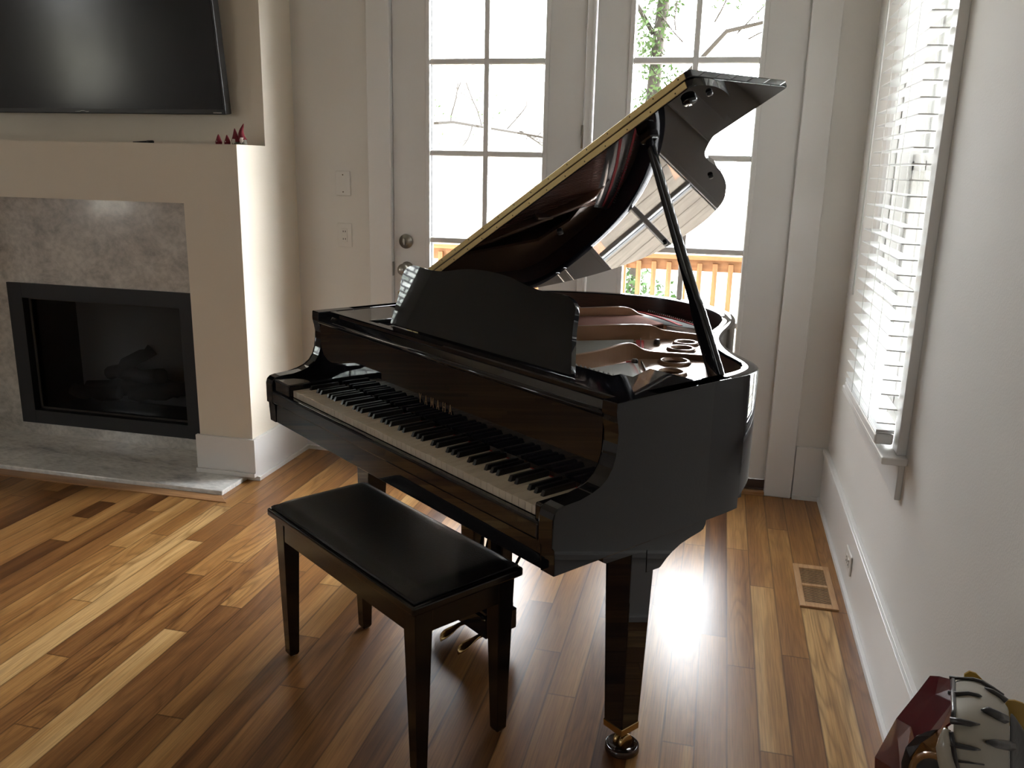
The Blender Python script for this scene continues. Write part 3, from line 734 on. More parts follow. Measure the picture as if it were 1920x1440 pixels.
# inner walls of the openings
k = len(loops3[0])
for l in loops3[1:]:
    n = len(l); low = [bm.verts.new((v.x, v.y, ZP-.014)) for v in l]
    for i in range(n): bm.faces.new((vt[k+i], vt[k+(i+1) % n], low[(i+1) % n], low[i]))
    k += n
plate = m.build('iron_plate', M_plate, piano, recalc=True)
for (x, y, r) in HOLES:
    m = MB()
    M4 = None
    prof = [(r+.016, 0), (r+.013, .007), (r+.006, .010), (r+.001, .008), (r-.003, .001)]
    for a, b in zip(prof, prof[1:]): pass
    rings = []
    for (rr, zz) in prof: rings.append([m.bm.verts.new((x+rr*math.cos(q*2*PI/28), y+rr*math.sin(q*2*PI/28), ZP+zz)) for q in range(28)])
    for a, b in zip(rings, rings[1:]):
        for q in range(28):
            f = m.bm.faces.new((a[q], a[(q+1) % 28], b[(q+1) % 28], b[q])); f.smooth = True
    m.build('hole_collar', M_plate, plate)
m = MB(); m.prism([(x, y) for (x, y) in offset(oc, .046)], .800, .812); m.build('soundboard', M_sound, piano)
def rib(path, tops, name='plate_rib', th=.014):
    """path in plan; tops = height at each point"""
    P = catmull([(x, y, z) for (x, y), z in zip(path, tops)], 6)
    m = MB(); bm = m.bm; rr = []
    for i, p in enumerate(P):
        t = (P[min(i+1, len(P)-1)]-P[max(i-1, 0)]); t.z = 0; t.normalize(); n = Vector((-t.y, t.x, 0))*th/2
        zz = p.z; b = Vector((p.x, p.y, ZP-.004)); q = Vector((p.x, p.y, zz))
        rr.append([bm.verts.new(v) for v in (b-n*1.3, q-n-Vector((0, 0, .002)), q-n*.6, q+n*.6, q+n-Vector((0, 0, .002)), b+n*1.3)])
    for a, b in zip(rr, rr[1:]):
        for j in range(5):
            f = bm.faces.new((a[j], a[j+1], b[j+1], b[j])); f.smooth = False
    bm.faces.new(rr[0]); bm.faces.new(rr[-1][::-1])
    return m.build(name, M_plate, plate)
rib([(.130, .44), (.24, .80), (.362, 1.095), (.440, 1.262), (.470, 1.32), (.50, 1.37)], [.932, .932, .932, .932, .905, .884])
rib([(.475, .44), (.632, .809), (.735, 1.045), (.765, 1.12), (.83, 1.21), (.90, 1.26)], [.932, .932, .930, .908, .895, .893])
rib([(.965, .44), (.958, .60), (.931, .765), (.955, .83), (1.06, .955), (1.12, .98)], [.930, .930, .930, .902, .893, .893])
m = MB(); m.box((.062, .405, ZP), (W-.06, .44, ZP+.03), .004, 2); m.build('plate_front_bar', M_plate, plate)
for (x, y) in ((.985, .735), (.815, 1.03), (1.30, .60)):
    m = MB(); m.lathe([(.002, 0), (.011, 0), (.011, .010), (.008, .016), (.002, .017)], (x, y, ZP), 12, smooth=False); m.build('plate_bolt', M_blackm, plate)
# strings, hitch pins, felts
def strings(name, rows, mt, rad, z0, z1):
    m = MB()
    for (a, b) in rows: m.tube([(a[0], a[1], z0), (b[0], b[1], z1)], rad, 4, caps=False)
    o = m.build(name, mt, piano); o['kind'] = 'stuff'; return o
def lerp(a, b, t): return (a[0]+(b[0]-a[0])*t, a[1]+(b[1]-a[1])*t)
n = 34; rows = []; rows2 = []
for k in range(n):
    t = k/(n-1); a = lerp((.16, .46), (.445, .46), t); b = lerp((.400, 1.335), (.655, 1.245), t)
    rows.append((a, b)); e = lerp((.385, 1.445), (.80, 1.345), t); rows2.append((b, e))
strings('bass_strings', rows, M_copper, .0034, ZP+.022, ZP+.022)
rows2 = [(lerp((.385, 1.340), (.668, 1.238), k/83), lerp((.36, 1.448), (.80, 1.345), k/83)) for k in range(84)]
strings('bass_string_ends', rows2, M_stringd, .0011, ZP+.022, ZP+.012)
n = 60; rows = []
for k in range(n):
    t = k/(n-1); rows.append((lerp((.50, .46), (.945, .46), t), lerp((.735, 1.0), (.915, .80), t)))
strings('tenor_strings', rows, M_string, .0010, ZP+.012, ZP+.004)
n = 54; rows = []
for k in range(n):
    t = k/(n-1); rows.append((lerp((.985, .46), (1.26, .46), t), lerp((.975, .755), (1.22, .53), t)))
strings('treble_strings', rows, M_string, .0010, ZP+.012, ZP+.004)
def band(name, pts, wd_, z, mt, h=.004):
    P = catmull([(*p, 0) for p in pts], 6); L1 = offset([(p.x, p.y) for p in P], wd_/2); L2 = offset([(p.x, p.y) for p in P], -wd_/2)
    m = MB(); m.prism(L1+L2[::-1], z, z+h); return m.build(name, mt, plate)
band('felt_band', [(.385, 1.392), (.47, 1.378), (.58, 1.345), (.70, 1.292)], .013, ZP+.0185, M_felt, .0025)
band('felt_band', [(.372, 1.436), (.48, 1.430), (.62, 1.395), (.76, 1.345)], .012, ZP+.0135, M_felt, .0025)
band('bass_bridge', [(.395, 1.352), (.47, 1.340), (.57, 1.300), (.665, 1.245)], .012, ZP, M_plate, .020)
band('felt_band', [(.755, 1.01), (.815, .945), (.895, .84)], .026, ZP+.001, M_felt)
band('felt_band', [(.960, .735), (1.02, .69), (1.10, .62), (1.18, .54)], .016, ZP+.001, M_felt)
m = MB()
for k in range(34):
    t = k/33; p = lerp((.385, 1.447), (.80, 1.347), t); m.tube([(p[0], p[1], ZP), (p[0]+.005, p[1]+.005, ZP+.022)], .0020, 5)
for k in range(26):
    t = k/25; p = lerp((.745, 1.025), (.935, .82), t); m.tube([(p[0], p[1], ZP), (p[0], p[1], ZP+.009)], .0016, 5)
for k in range(26):
    t = k/25; p = lerp((.985, .765), (1.235, .54), t); m.tube([(p[0], p[1], ZP), (p[0], p[1], ZP+.009)], .0016, 5)
o = m.build('hitch_pins', M_string, piano); o['kind'] = 'stuff'
m = MB()
for k in range(72):
    for j in range(3):
        x = .10+k*(1.26/71); m.tube([(x+j*.004, .412+j*.009, ZP+.028), (x+j*.004, .409+j*.009, ZP+.052)], .0026, 5)
o = m.build('tuning_pins', M_string, piano); o['kind'] = 'stuff'
m = MB(); m.box((.355, 1.02, .905), (.365, 1.10, .938), .003); m.build('damper_lever', M_plate, plate)

# --- lid
TL = R(28.0)
LZ, VH = .951, .518
lid = empty('lid', (0, 0, LZ), 0, piano); lid.rotation_euler = (0, -TL, 0)
lo_pts = [(0, VH), (1.466, VH), (1.484, .528), (1.491, .583), (1.480, .640), (1.455, .700), (1.418, .750), (1.358, .800), (1.290, .845), (1.225, .888), (1.168, .938), (1.128, 1.005), (1.092, 1.088), (1.034, 1.192), (.957, 1.302), (.842, 1.425), (.728, 1.498), (.640, 1.535), (.552, 1.558), (.455, 1.575), (.371, 1.578), (.280, 1.545), (.189, 1.476), (.115, 1.385), (.058, 1.270), (.022, 1.16), (0, 1.06)]
sm = [(p.x, p.y) for p in catmull([(*p, 0) for p in lo_pts[1:]], 5)]
lp = [(0, VH)]+sm
m = MB(); m.prism(lp, 0, .020, bev=.003, seg=2, smooth=True); m.build('lid_panel', M_lid, lid)
m = MB(); m.prism([(.004, VH), (1.478, VH), (1.488, .526), (1.496, .908), (1.490, .915), (.004, .915)], .0215, .042, bev=.003, seg=2); m.build('front_flap', M_lid, lid)
m = MB(); m.box((.01, VH-.0025, .0015), (1.470, VH+.0005, .0185), .0006); hl = m.build('hinge_leaf', M_gold, lid)
m = MB(); m.box((.01, VH-.0025, .0225), (1.474, VH+.0005, .0395), .0006); hl2 = m.build('hinge_leaf', M_gold, lid)
m = MB(); m.tube([(.01, VH-.0015, .0205), (1.470, VH-.0015, .0205)], .0014, 8); m.build('hinge_knuckle', M_screw, lid)
for i, (hh, zz) in enumerate(((hl, .0075), (hl2, .0325))):
    for k in range(17):
        s = .05+k*.0865+i*.02; m = MB()
        m.lathe([(.0004, 0), (.0022, 0), (.0022, .0006), (.0004, .0007)], (s, VH-.0024, zz), 8, Matrix.Rotation(R(90), 4, 'X')); m.build('hinge_screw', M_screw, hh)
def disc(name, s, v, r, h, mt):
    m = MB(); m.lathe([(.001, 0), (r, 0), (r, -h*.7), (r*.85, -h), (.001, -h)], (s, v, 0), 20); return m.build(name, mt, lid)
disc('prop_cup', 1.430, .568, .019, .012, M_black)
disc('rubber_buffer', 1.465, .606, .008, .008, M_blackm)
disc('rubber_buffer', 1.036, 1.122, .008, .010, M_blackm)
disc('rubber_buffer', .466, 1.510, .008, .010, M_blackm)
disc('prop_cup', .619, .811, .010, .010, M_blackm)
m = MB(); m.box((1.245, .566, -.026), (1.290, .600, 0), .006, 2); m.build('prop_socket', M_black, lid)
# --- lid prop, from the rim to the socket
topP = Vector((1.267*math.cos(TL)+.016*math.sin(TL), .583, LZ+1.267*math.sin(TL)-.020))
botP = Vector((1.402, .600, .915))
d = topP-botP; ln = d.length
prof = [(-.004, .0215), (.0, .0235), (.05, .0245), (.16, .0235), (.29, .0225), (.325, .0195), (.345, .0165), (.45, .0148), (.60, .0132), (.78, .0118), (.96, .0105), (1.0, .008)]
xa = d.normalized(); ya = Vector((1, 0, 0)); ya = (ya-xa*ya.dot(xa)).normalized(); za = xa.cross(ya)
m = MB(); prev = None
for tt, hw in prof:
    c = botP+d*tt; ring_ = []
    for k in range(16):
        a = (k+.5)*2*PI/16; q = abs(math.cos(a))**.45*math.copysign(1, math.cos(a)), abs(math.sin(a))**.45*math.copysign(1, math.sin(a))
        ring_.append(m.bm.verts.new(c+ya*q[0]*hw*.95+za*q[1]*.0105))
    if prev:
        for j in range(16): f = m.bm.faces.new((prev[j], prev[(j+1) % 16], ring_[(j+1) % 16], ring_[j])); f.smooth = True
    else: m.bm.faces.new(ring_)
    prev = ring_
m.bm.faces.new(prev)
m.build('lid_prop', M_black, piano)
m = MB(); m.box((1.375, .575, .905), (1.425, .625, .925), .003); m.build('prop_bracket', M_brass, piano)

# --- legs
def leg(u, v, sg=1):
    e = empty('leg', (u, v, 0), 0, piano)
    m = MB(); t = bmesh.new()
    z0, z1 = .078, .566
    bx = sorted((-.031*sg, .032*sg)); tx = sorted((-.054*sg, .033*sg)); by = (-.030, .031); ty = (-.034, .051)
    lo = [t.verts.new((bx[a], by[b], z0)) for a, b in ((0, 0), (1, 0), (1, 1), (0, 1))]
    hi = [t.verts.new((tx[a], ty[b], z1)) for a, b in ((0, 0), (1, 0), (1, 1), (0, 1))]
    for i in range(4): t.faces.new((lo[i], lo[(i+1) % 4], hi[(i+1) % 4], hi[i]))
    t.faces.new(lo[::-1]); t.faces.new(hi); bmesh.ops.bevel(t, geom=t.edges[:], offset=.0025, segments=2, profile=.5, affect='EDGES'); m.add(t)
    m.build('leg_post', M_black, e)
    m = MB(); m.box((-.0325, -.0315, .062), (.0335, .0325, .082), .0015); m.build('ferrule', M_brass, e)
    m = MB(); m.tube([(0, 0, .066), (0, 0, .052)], .012, 12); m.tube([(0, .0, .055), (.010, -.003, .036)], [.013, .010], 12); m.build('castor_fork', M_brass, e)
    m = MB(); MX = Matrix.Rotation(R(90), 4, 'Y')
    for sx in (-.009, .009):
        m.lathe([(.004, -.006), (.019, -.006), (.022, -.004), (.022, .004), (.019, .006), (.004, .006)], (.012+sx, -.003, .030), 24, MX)
    m.build('castor_wheel', M_brass, e)
    return e
def leg_bracket(u0, u1):
    pr = [(.144, ZB), (.146, .574), (.158, .567), (.30, .564), (.30, .502), (.348, .500), (.354, .504), (.372, .519), (.395, .533), (.425, .544), (.460, .551), (.500, .557), (.512, .560), (.520, .572), (.522, ZB)]
    m = MB(); m.prism(pr, u0, u1, lambda a, b, h: (h, a, b), bev=.0012, seg=1); m.build('leg_bracket', M_black, piano)
leg(1.420, .280); leg_bracket(1.360, 1.4545)
leg(.175, .275, -1); leg_bracket(.14, .228)
leg(.60, 1.25)
m = MB(); m.box((.54, 1.19, .54), (.66, 1.31, .66), .004); m.build('leg_bracket', M_black, piano)

M_cup = mat('castor_cup_brown', (.035, .018, .012), .12)
cup = MB(); cup.lathe([(.001, 0), (.040, 0), (.044, .004), (.0435, .018), (.041, .020), (.037, .018), (.035, .008), (.001, .0065)], (0, 0, 0), 36)
cp_ = cup.build('castor_cup', M_cup); cp_.location = piano.matrix_basis @ Vector((1.430, .279, 0)); tag(cp_, 'glossy brown castor cup under the front right piano leg', 'castor cup')
# --- pedal lyre
m = MB(); m.box((.60, .31, .575), (.92, .40, ZB+.01), .003); m.build('lyre_top', M_black, piano)
for u in (.685, .825):
    m = MB(); m.box((u-.036, .33, .12), (u+.036, .375, .58), .004); m.build('lyre_post', M_black, piano)
m = MB(); m.box((.600, .262, .055), (.876, .385, .125), .004); m.box((.615, .27, .125), (.865, .38, .14), .003); m.build('pedal_box', M_black, piano)
for u in (.675, .765, .857):
    m = MB()
    bm = m.bm
    P = [(.275, .068, .007), (.245, .068, .008), (.228, .064, .011), (.212, .060, .0165), (.196, .056, .019), (.184, .050, .0165), (.176, .044, .010), (.173, .040, .004)]
    P = [(y, z-.004, r) for y, z, r in P]
    rr = []
    for (y, z, r) in P:
        rr.append([bm.verts.new((u+r*math.cos(a), y, z+.006*math.sin(a))) for a in [k*2*PI/12 for k in range(12)]])
    for a, b in zip(rr, rr[1:]):
        for j in range(12): f = bm.faces.new((a[j], a[(j+1) % 12], b[(j+1) % 12], b[j])); f.smooth = True
    bm.faces.new(rr[0][::-1]); bm.faces.new(rr[-1])
    m.build('pedal', M_brass, piano)
    m = MB(); m.tube([(u, .36, .13), (u, .36, .59)], .0035, 6); m.build('pedal_rod', M_brass, piano)
for u, u2 in ((.68, .585), (.792, .887)):
    m = MB(); m.tube([(u, .383, .135), (u2, .60, .60)], .005, 8); m.build('lyre_brace', M_black, piano)

# ============================================================ BENCH
cbx, cby = .841, -.060
ca, sa = math.cos(PA), math.sin(PA)
bench = empty('piano_bench', (PX+cbx*ca-cby*sa, PY+cbx*sa+cby*ca, 0), PA+R(1.5)); tag(bench, 'black lacquered piano bench with padded black leather seat in front of the keyboard', 'bench')
BL, BD = .749, .336
m = MB(); m.box((-BL/2, -BD/2, .450), (BL/2, BD/2, .474), .006, 3); m.build('seat_frame', M_benchb, bench)
m = MB()   # padded cushion
bm = m.bm; nx, ny = 36, 18; cx, cy = BL/2-.012, BD/2-.012
G = {}
for i in range(nx+1):
    for j in range(ny+1):
        x = -cx+2*cx*i/nx; y = -cy+2*cy*j/ny
        ex = min(cx-abs(x), .05)/.05; ey = min(cy-abs(y), .05)/.05
        e_ = min(1, math.sqrt(max(0, 1-(1-ex)**3)))*min(1, math.sqrt(max(0, 1-(1-ey)**3)))
        G[i, j] = bm.verts.new((x, y, .476+.020*e_))
for i in range(nx):
    for j in range(ny):
        f = bm.faces.new((G[i, j], G[i+1, j], G[i+1, j+1], G[i, j+1])); f.smooth = True
cush = m.build('cushion', M_leather, bench)
m = MB(); pp_ = [(-cx, -cy, .478), (cx, -cy, .478), (cx, cy, .478), (-cx, cy, .478), (-cx, -cy, .478)]
m.tube(pp_, .0032, 8); m.build('welt', M_leather, cush)
ax, ay = BL/2-.019, BD/2-.019
m = MB()
m.box((-ax+.03, -ay, .386), (ax-.03, -ay+.018, .452)); m.box((-ax+.03, ay-.018, .386), (ax-.03, ay, .452)); m.box((-ax, -ay+.03, .386), (-ax+.018, ay-.03, .452)); m.box((ax-.018, -ay+.03, .386), (ax, ay-.03, .452)); m.box((-ax+.01, -ay+.01, .390), (ax-.01, ay-.01, .396))
m.build('apron', M_benchb, bench)
for sx in (-1, 1):
    for sy in (-1, 1):
        m = MB(); t = bmesh.new()
        x1, y1 = sx*(ax+.003), sy*(ay+.003)
        def cor(wd_, z, ins): return [t.verts.new((x1-sx*(ins+p*wd_), y1-sy*(ins+q*wd_), z)) for p, q in ((0, 0), (1, 0), (1, 1), (0, 1))]
        L0 = cor(.024, .002, .013); L1 = cor(.031, .010, .009); L2 = cor(.052, .452, 0)
        for A_, B_ in ((L0, L1), (L1, L2)):
            for i in range(4): t.faces.new((A_[i], A_[(i+1) % 4], B_[(i+1) % 4], B_[i]))
        t.faces.new(L0[::-1]); t.faces.new(L2); m.add(t, smooth=False); lg = m.build('leg', M_benchb, bench)
        md = lg.modifiers.new('b', 'BEVEL'); md.width = .0015; md.segments = 2
        m = MB(); cx_, cy_ = x1-sx*.025, y1-sy*.025; m.lathe([(.001, 0), (.010, 0), (.010, .003), (.001, .003)], (cx_, cy_, 0), 12); m.build('glide', M_plateplastic, lg)

# ============================================================ TELEVISION
tv = empty('television', (-2.90, 3.545, 1.645)); tv.rotation_euler = (R(7), 0, 0); tag(tv, 'large black flat screen television tilted down above the mantel', 'television')
TW, TH = .73, .84
m = MB(); m.box((-TW, -.004, 0), (TW, .045, TH), .004, 2); m.build('cabinet', M_tvb, tv)
m = MB(); m.box((-TW+.010, -.006, .022), (TW-.010, -.003, TH-.010)); m.build('screen', M_tv, tv)
m = MB(); m.tube([(-.045, -.0065, .010), (-.02, -.0065, .010), (-.008, -.0065, .013), (.006, -.0065, .012), (.018, -.0065, .009), (.03, -.0065, .010)], .0012, 6); m.build('logo', M_chrome, tv)
m = MB(); m.box((TW-.06, -.0066, .006), (TW-.02, -.004, .010)); m.build('status_marking', M_nickel, tv)
m = MB(); m.box((-.2, .04, .25), (.2, .075, .6)); m.build('wall_bracket', M_firemetal, tv)

# ============================================================ GNOMES AND PEN ON THE MANTEL
def gnome(x, y, h, hat_r, lean, label, style):
    e = empty('gnome_figurine', (x, y, MZ+.0005)); tag(e, label, 'figurine', 'red hatted gnome figurines on the mantel')
    bh = h*.34
    m = MB(); m.lathe([(.003, 0), (hat_r*.95, 0), (hat_r, bh*.3), (hat_r*.85, bh*.8), (.003, bh)], (0, 0, 0), 14); m.build('body', M_ember if style == 0 else M_gbody, e)
    m = MB(); n = 7; m.tube([(lean*math.sin(t/n*PI*1.25)*h*.10, 0, bh*.55+(h-bh*.55)*t/n) for t in range(n+1)], [hat_r*(1-t/n)**.85+.0012 for t in range(n+1)], 12); m.build('hat', M_ember, e)
    m = MB(); m.lathe([(.001, 0), (hat_r*.45, bh*.12), (hat_r*.62, bh*.6), (hat_r*.5, bh*.95), (.001, bh)], (0, -hat_r*.55, bh*.05), 10); b_ = m.build('beard', M_gbeard if style else M_ember, e)
    m = MB(); m.lathe([(.0005, -.003), (.0028, -.001), (.0028, .001), (.0005, .003)], (0, -hat_r*1.15, bh*.9), 8); m.build('nose', M_gbeard, e)
    return e
gnome(-2.188, 3.500, .044, .0145, 0, 'smaller red cone gnome, leftmost of the four on the mantel', 0)
gnome(-2.146, 3.500, .042, .0135, .2, 'smallest red gnome, second from the left on the mantel', 0)
gnome(-2.106, 3.500, .070, .0165, .15, 'grey bodied gnome with straight red hat, third from left on mantel', 1)
gnome(-2.068, 3.500, .090, .0170, -.9, 'tallest gnome with white beard and bent red hat, rightmost on mantel', 1)
m = MB(); m.tube([(-2.60, 3.47, MZ+.0045), (-2.52, 3.46, MZ+.006)], [.0018, .004], 8); m.tube([(-2.52, 3.46, MZ+.006), (-2.487, 3.456, MZ+.006)], .0062, 8)
tag(m.build('lighter', M_blackm), 'slim dark lighter lying on the mantel under the television', 'lighter')

# ============================================================ METAL YARD SCULPTURE
WG = [[(0.355, 1.1439, 0.7861), (0.332, 1.0581, 0.8094), (0.3184, 1.0037, 0.8168), (0.3146, 0.9808, 0.8061), (0.3179, 0.98, 0.7812), (0.3214, 0.98, 0.7555), (0.325, 0.98, 0.7295), (0.3286, 0.98, 0.7032), (0.3323, 0.98, 0.6766)], [(0.3648, 1.1488, 0.7862), (0.3407, 1.0611, 0.8102), (0.3263, 1.0051, 0.8183), (0.322, 0.981, 0.8081), (0.3252, 0.98, 0.7833), (0.3288, 0.98, 0.7575), (0.3324, 0.98, 0.7314), (0.3361, 0.98, 0.7051), (0.3398, 0.98, 0.6784)], [(0.3754, 1.1516, 0.7866), (0.3505, 1.0634, 0.8106), (0.3356, 1.0072, 0.8188), (0.331, 0.9829, 0.8087), (0.3343, 0.9819, 0.7839), (0.3379, 0.9819, 0.7581), (0.3416, 0.9819, 0.732), (0.3453, 0.9819, 0.7056), (0.3491, 0.9819, 0.679)], [(0.3845, 1.1485, 0.7877), (0.3599, 1.0638, 0.8101), (0.3455, 1.0104, 0.8168), (0.3414, 0.9881, 0.8057), (0.3448, 0.9874, 0.7808), (0.3485, 0.9874, 0.7552), (0.3522, 0.9874, 0.7293), (0.3559, 0.9874, 0.7031), (0.3597, 0.9874, 0.6766)], [(0.3919, 1.1397, 0.7892), (0.369, 1.0623, 0.8083), (0.3561, 1.0147, 0.8122), (0.3534, 0.9969, 0.7987), (0.357, 0.9967, 0.7738), (0.3606, 0.9967, 0.7486), (0.3643, 0.9967, 0.7232), (0.368, 0.9967, 0.6974), (0.3718, 0.9967, 0.6714)], [(0.3995, 1.1313, 0.7892), (0.3789, 1.0627, 0.8042), (0.3681, 1.0222, 0.8045), (0.3671, 1.0098, 0.7882), (0.3707, 1.0098, 0.7637), (0.3743, 1.0098, 0.739), (0.378, 1.0098, 0.714), (0.3817, 1.0098, 0.6888), (0.3854, 1.0098, 0.6633)], [(0.404, 1.1193, 0.7892), (0.3867, 1.0616, 0.7992), (0.3786, 1.0298, 0.7952), (0.3795, 1.0228, 0.7761), (0.3831, 1.0228, 0.7523), (0.3866, 1.0228, 0.7282), (0.3902, 1.0228, 0.704), (0.3938, 1.0228, 0.6795), (0.3975, 1.0228, 0.6547)], [(0.4086, 1.1072, 0.7871), (0.3954, 1.0623, 0.7912), (0.3907, 1.0405, 0.7822), (0.3932, 1.0383, 0.7609), (0.3967, 1.0383, 0.738), (0.4001, 1.0383, 0.715), (0.4036, 1.0383, 0.6916), (0.4071, 1.0383, 0.6681), (0.4107, 1.0383, 0.6444)], [(0.4116, 1.0961, 0.7836), (0.4027, 1.0636, 0.7819), (0.4013, 1.0516, 0.768), (0.4046, 1.0515, 0.7464), (0.4079, 1.0515, 0.7246), (0.4112, 1.0515, 0.7026), (0.4145, 1.0515, 0.6804), (0.4179, 1.0515, 0.658), (0.4213, 1.0515, 0.6354)]]
BG = [[(0.4116, 1.0961, 0.7836), (0.4027, 1.0636, 0.7819), (0.4013, 1.0516, 0.768), (0.4046, 1.0515, 0.7464), (0.4079, 1.0515, 0.7246), (0.4112, 1.0515, 0.7026), (0.4145, 1.0515, 0.6804), (0.4179, 1.0515, 0.658), (0.4213, 1.0515, 0.6354)], [(0.4176, 1.092, 0.7781), (0.4118, 1.0688, 0.7718), (0.4129, 1.0635, 0.7546), (0.416, 1.0635, 0.7339), (0.4192, 1.0635, 0.713), (0.4224, 1.0635, 0.6919), (0.4256, 1.0635, 0.6706), (0.4289, 1.0635, 0.6492), (0.4322, 1.0635, 0.6276)], [(0.4248, 1.0866, 0.769), (0.4235, 1.0758, 0.7568), (0.4263, 1.0755, 0.7379), (0.4293, 1.0755, 0.7186), (0.4323, 1.0755, 0.6992), (0.4353, 1.0755, 0.6796), (0.4383, 1.0755, 0.6599), (0.4413, 1.0755, 0.64), (0.4444, 1.0755, 0.62)], [(0.4373, 1.0878, 0.7509), (0.4398, 1.0875, 0.7342), (0.4424, 1.0875, 0.7172), (0.4451, 1.0875, 0.7001), (0.4477, 1.0875, 0.6829), (0.4504, 1.0875, 0.6656), (0.4531, 1.0875, 0.6481), (0.4558, 1.0875, 0.6306), (0.4586, 1.0875, 0.6129)], [(0.4584, 1.0995, 0.7185), (0.4606, 1.0995, 0.7048), (0.4628, 1.0995, 0.691), (0.4649, 1.0995, 0.6771), (0.4671, 1.0995, 0.6631), (0.4693, 1.0995, 0.6491), (0.4716, 1.0995, 0.635), (0.4738, 1.0995, 0.6208), (0.476, 1.0995, 0.6066)]]
RED = [[(0.3341, 1.17, 0.7718), (0.3398, 1.15, 0.7846), (0.3482, 1.135, 0.7914), (0.3478, 1.115, 0.7896), (0.3402, 1.08, 0.7913), (0.33, 1.12, 0.7742), (0.3196, 1.16, 0.7511)], [(0.3196, 1.16, 0.7511), (0.33, 1.12, 0.7742), (0.3402, 1.08, 0.7913), (0.3243, 1.02, 0.8016), (0.316, 1.03, 0.7808), (0.3073, 1.045, 0.763), (0.296, 1.08, 0.7455), (0.2893, 1.13, 0.7224)], [(0.2893, 1.13, 0.7224), (0.296, 1.08, 0.7455), (0.3073, 1.045, 0.763), (0.2955, 1.05, 0.7445), (0.2869, 1.05, 0.722), (0.2838, 1.05, 0.6955), (0.2916, 1.05, 0.6231), (0.2781, 1.12, 0.5604), (0.2695, 1.13, 0.6567)]]
STR = [[((0.3323, 1.0787, 0.8049), 0.003), ((0.3404, 1.072, 0.8084), 0.0035), ((0.3544, 1.0783, 0.8084), 0.003), ((0.3669, 1.0778, 0.8079), 0.0025), ((0.3706, 1.0774, 0.8073), 0.001)], [((0.3127, 0.9949, 0.8184), 0.004), ((0.3231, 0.993, 0.8202), 0.004), ((0.3348, 0.9928, 0.8197), 0.0035), ((0.347, 1.0, 0.8163), 0.001)], [((0.311, 0.976, 0.7993), 0.003), ((0.3221, 0.976, 0.7986), 0.003), ((0.3384, 0.9812, 0.7944), 0.0025), ((0.3483, 0.9879, 0.79), 0.001)], [((0.3572, 1.0324, 0.8159), 0.001), ((0.367, 1.04, 0.8117), 0.005), ((0.379, 1.0452, 0.8045), 0.006), ((0.3945, 1.0576, 0.7928), 0.006)], [((0.3865, 1.1199, 0.7958), 0.001), ((0.3937, 1.113, 0.7952), 0.004), ((0.4029, 1.11, 0.7917), 0.004), ((0.4091, 1.105, 0.7882), 0.005)], [((0.3548, 0.995, 0.7978), 0.001), ((0.3706, 1.0109, 0.7865), 0.005), ((0.3917, 1.0357, 0.7703), 0.006), ((0.4059, 1.0538, 0.7584), 0.006)], [((0.3164, 0.976, 0.7769), 0.0015), ((0.3343, 0.9779, 0.777), 0.001), ((0.3569, 0.9927, 0.7674), 0.001)], [((0.3523, 1.1515, 0.7842), 0.003), ((0.3646, 1.1486, 0.7874), 0.002), ((0.3808, 1.148, 0.789), 0.003), ((0.3908, 1.1433, 0.7897), 0.003), ((0.3973, 1.1248, 0.7922), 0.004), ((0.4084, 1.1164, 0.7885), 0.004)], [((0.3537, 1.1399, 0.7885), 0.003), ((0.3366, 1.0764, 0.8064), 0.0035), ((0.3228, 1.0206, 0.8181), 0.0025), ((0.3163, 0.9958, 0.8191), 0.003)], [((0.3112, 0.98, 0.8132), 0.0025), ((0.3135, 0.976, 0.802), 0.003), ((0.3185, 0.976, 0.7825), 0.003), ((0.3244, 0.976, 0.7653), 0.003)]]
EDGE = [((0.3088, 0.9866, 0.8117), 0.004), ((0.3063, 0.9803, 0.8025), 0.007), ((0.307, 0.98, 0.7882), 0.009), ((0.3112, 0.98, 0.7743), 0.01), ((0.3183, 0.98, 0.7571), 0.011), ((0.3267, 0.98, 0.7213), 0.011)]
FEA = [[(0.3855, 1.2, 0.7551), (0.3854, 1.2, 0.7654), (0.3915, 1.2, 0.7716), (0.4001, 1.2, 0.7697), (0.4096, 1.2, 0.7611), (0.4175, 1.2, 0.7445), (0.3978, 1.2, 0.7366)], [(0.4193, 1.14, 0.7594), (0.4228, 1.14, 0.7707), (0.4324, 1.14, 0.7716), (0.4425, 1.14, 0.7694), (0.4546, 1.14, 0.7619), (0.4665, 1.14, 0.7065), (0.4386, 1.14, 0.7176)]]
RING = ((0.3135, 1.03, 0.7158), (0.3014, 0.99, 0.7443), (0.3109, 1.0, 0.7477))
SMU = [(0.2817, 1.045, 0.7151), (0.283, 1.042, 0.7414), (0.291, 1.038, 0.7617), (0.3027, 1.035, 0.7723), (0.3111, 1.028, 0.782), (0.3051, 1.03, 0.7702), (0.2959, 1.035, 0.7531), (0.2879, 1.035, 0.7319), (0.2872, 1.035, 0.7079), (0.2856, 1.04, 0.6875)]
ORG = [(0.2913, 1.05, 0.6971), (0.2929, 1.05, 0.7256), (0.3013, 1.045, 0.7508), (0.3133, 1.04, 0.7709), (0.3181, 1.02, 0.7936), (0.3176, 1.0, 0.7868), (0.3188, 0.995, 0.7607), (0.3312, 0.99, 0.7142), (0.321, 1.0, 0.6724), (0.2995, 1.04, 0.6334)]
M_red = mat('enamel_red', (.085, .007, .009), .22, coat=.5, bump=(30, .2))
M_cream = mat('enamel_white', (.34, .315, .26), .2, coat=.4, bump=(30, .2))
M_char = mat('enamel_black', (.012, .012, .015), .3, coat=.3, bump=(60, .4))
M_yel = mat('enamel_yellow', (.45, .29, .05), .3, coat=.3)
M_org = mat('enamel_orange', (.22, .10, .03), .22, coat=.5, metal=.3)
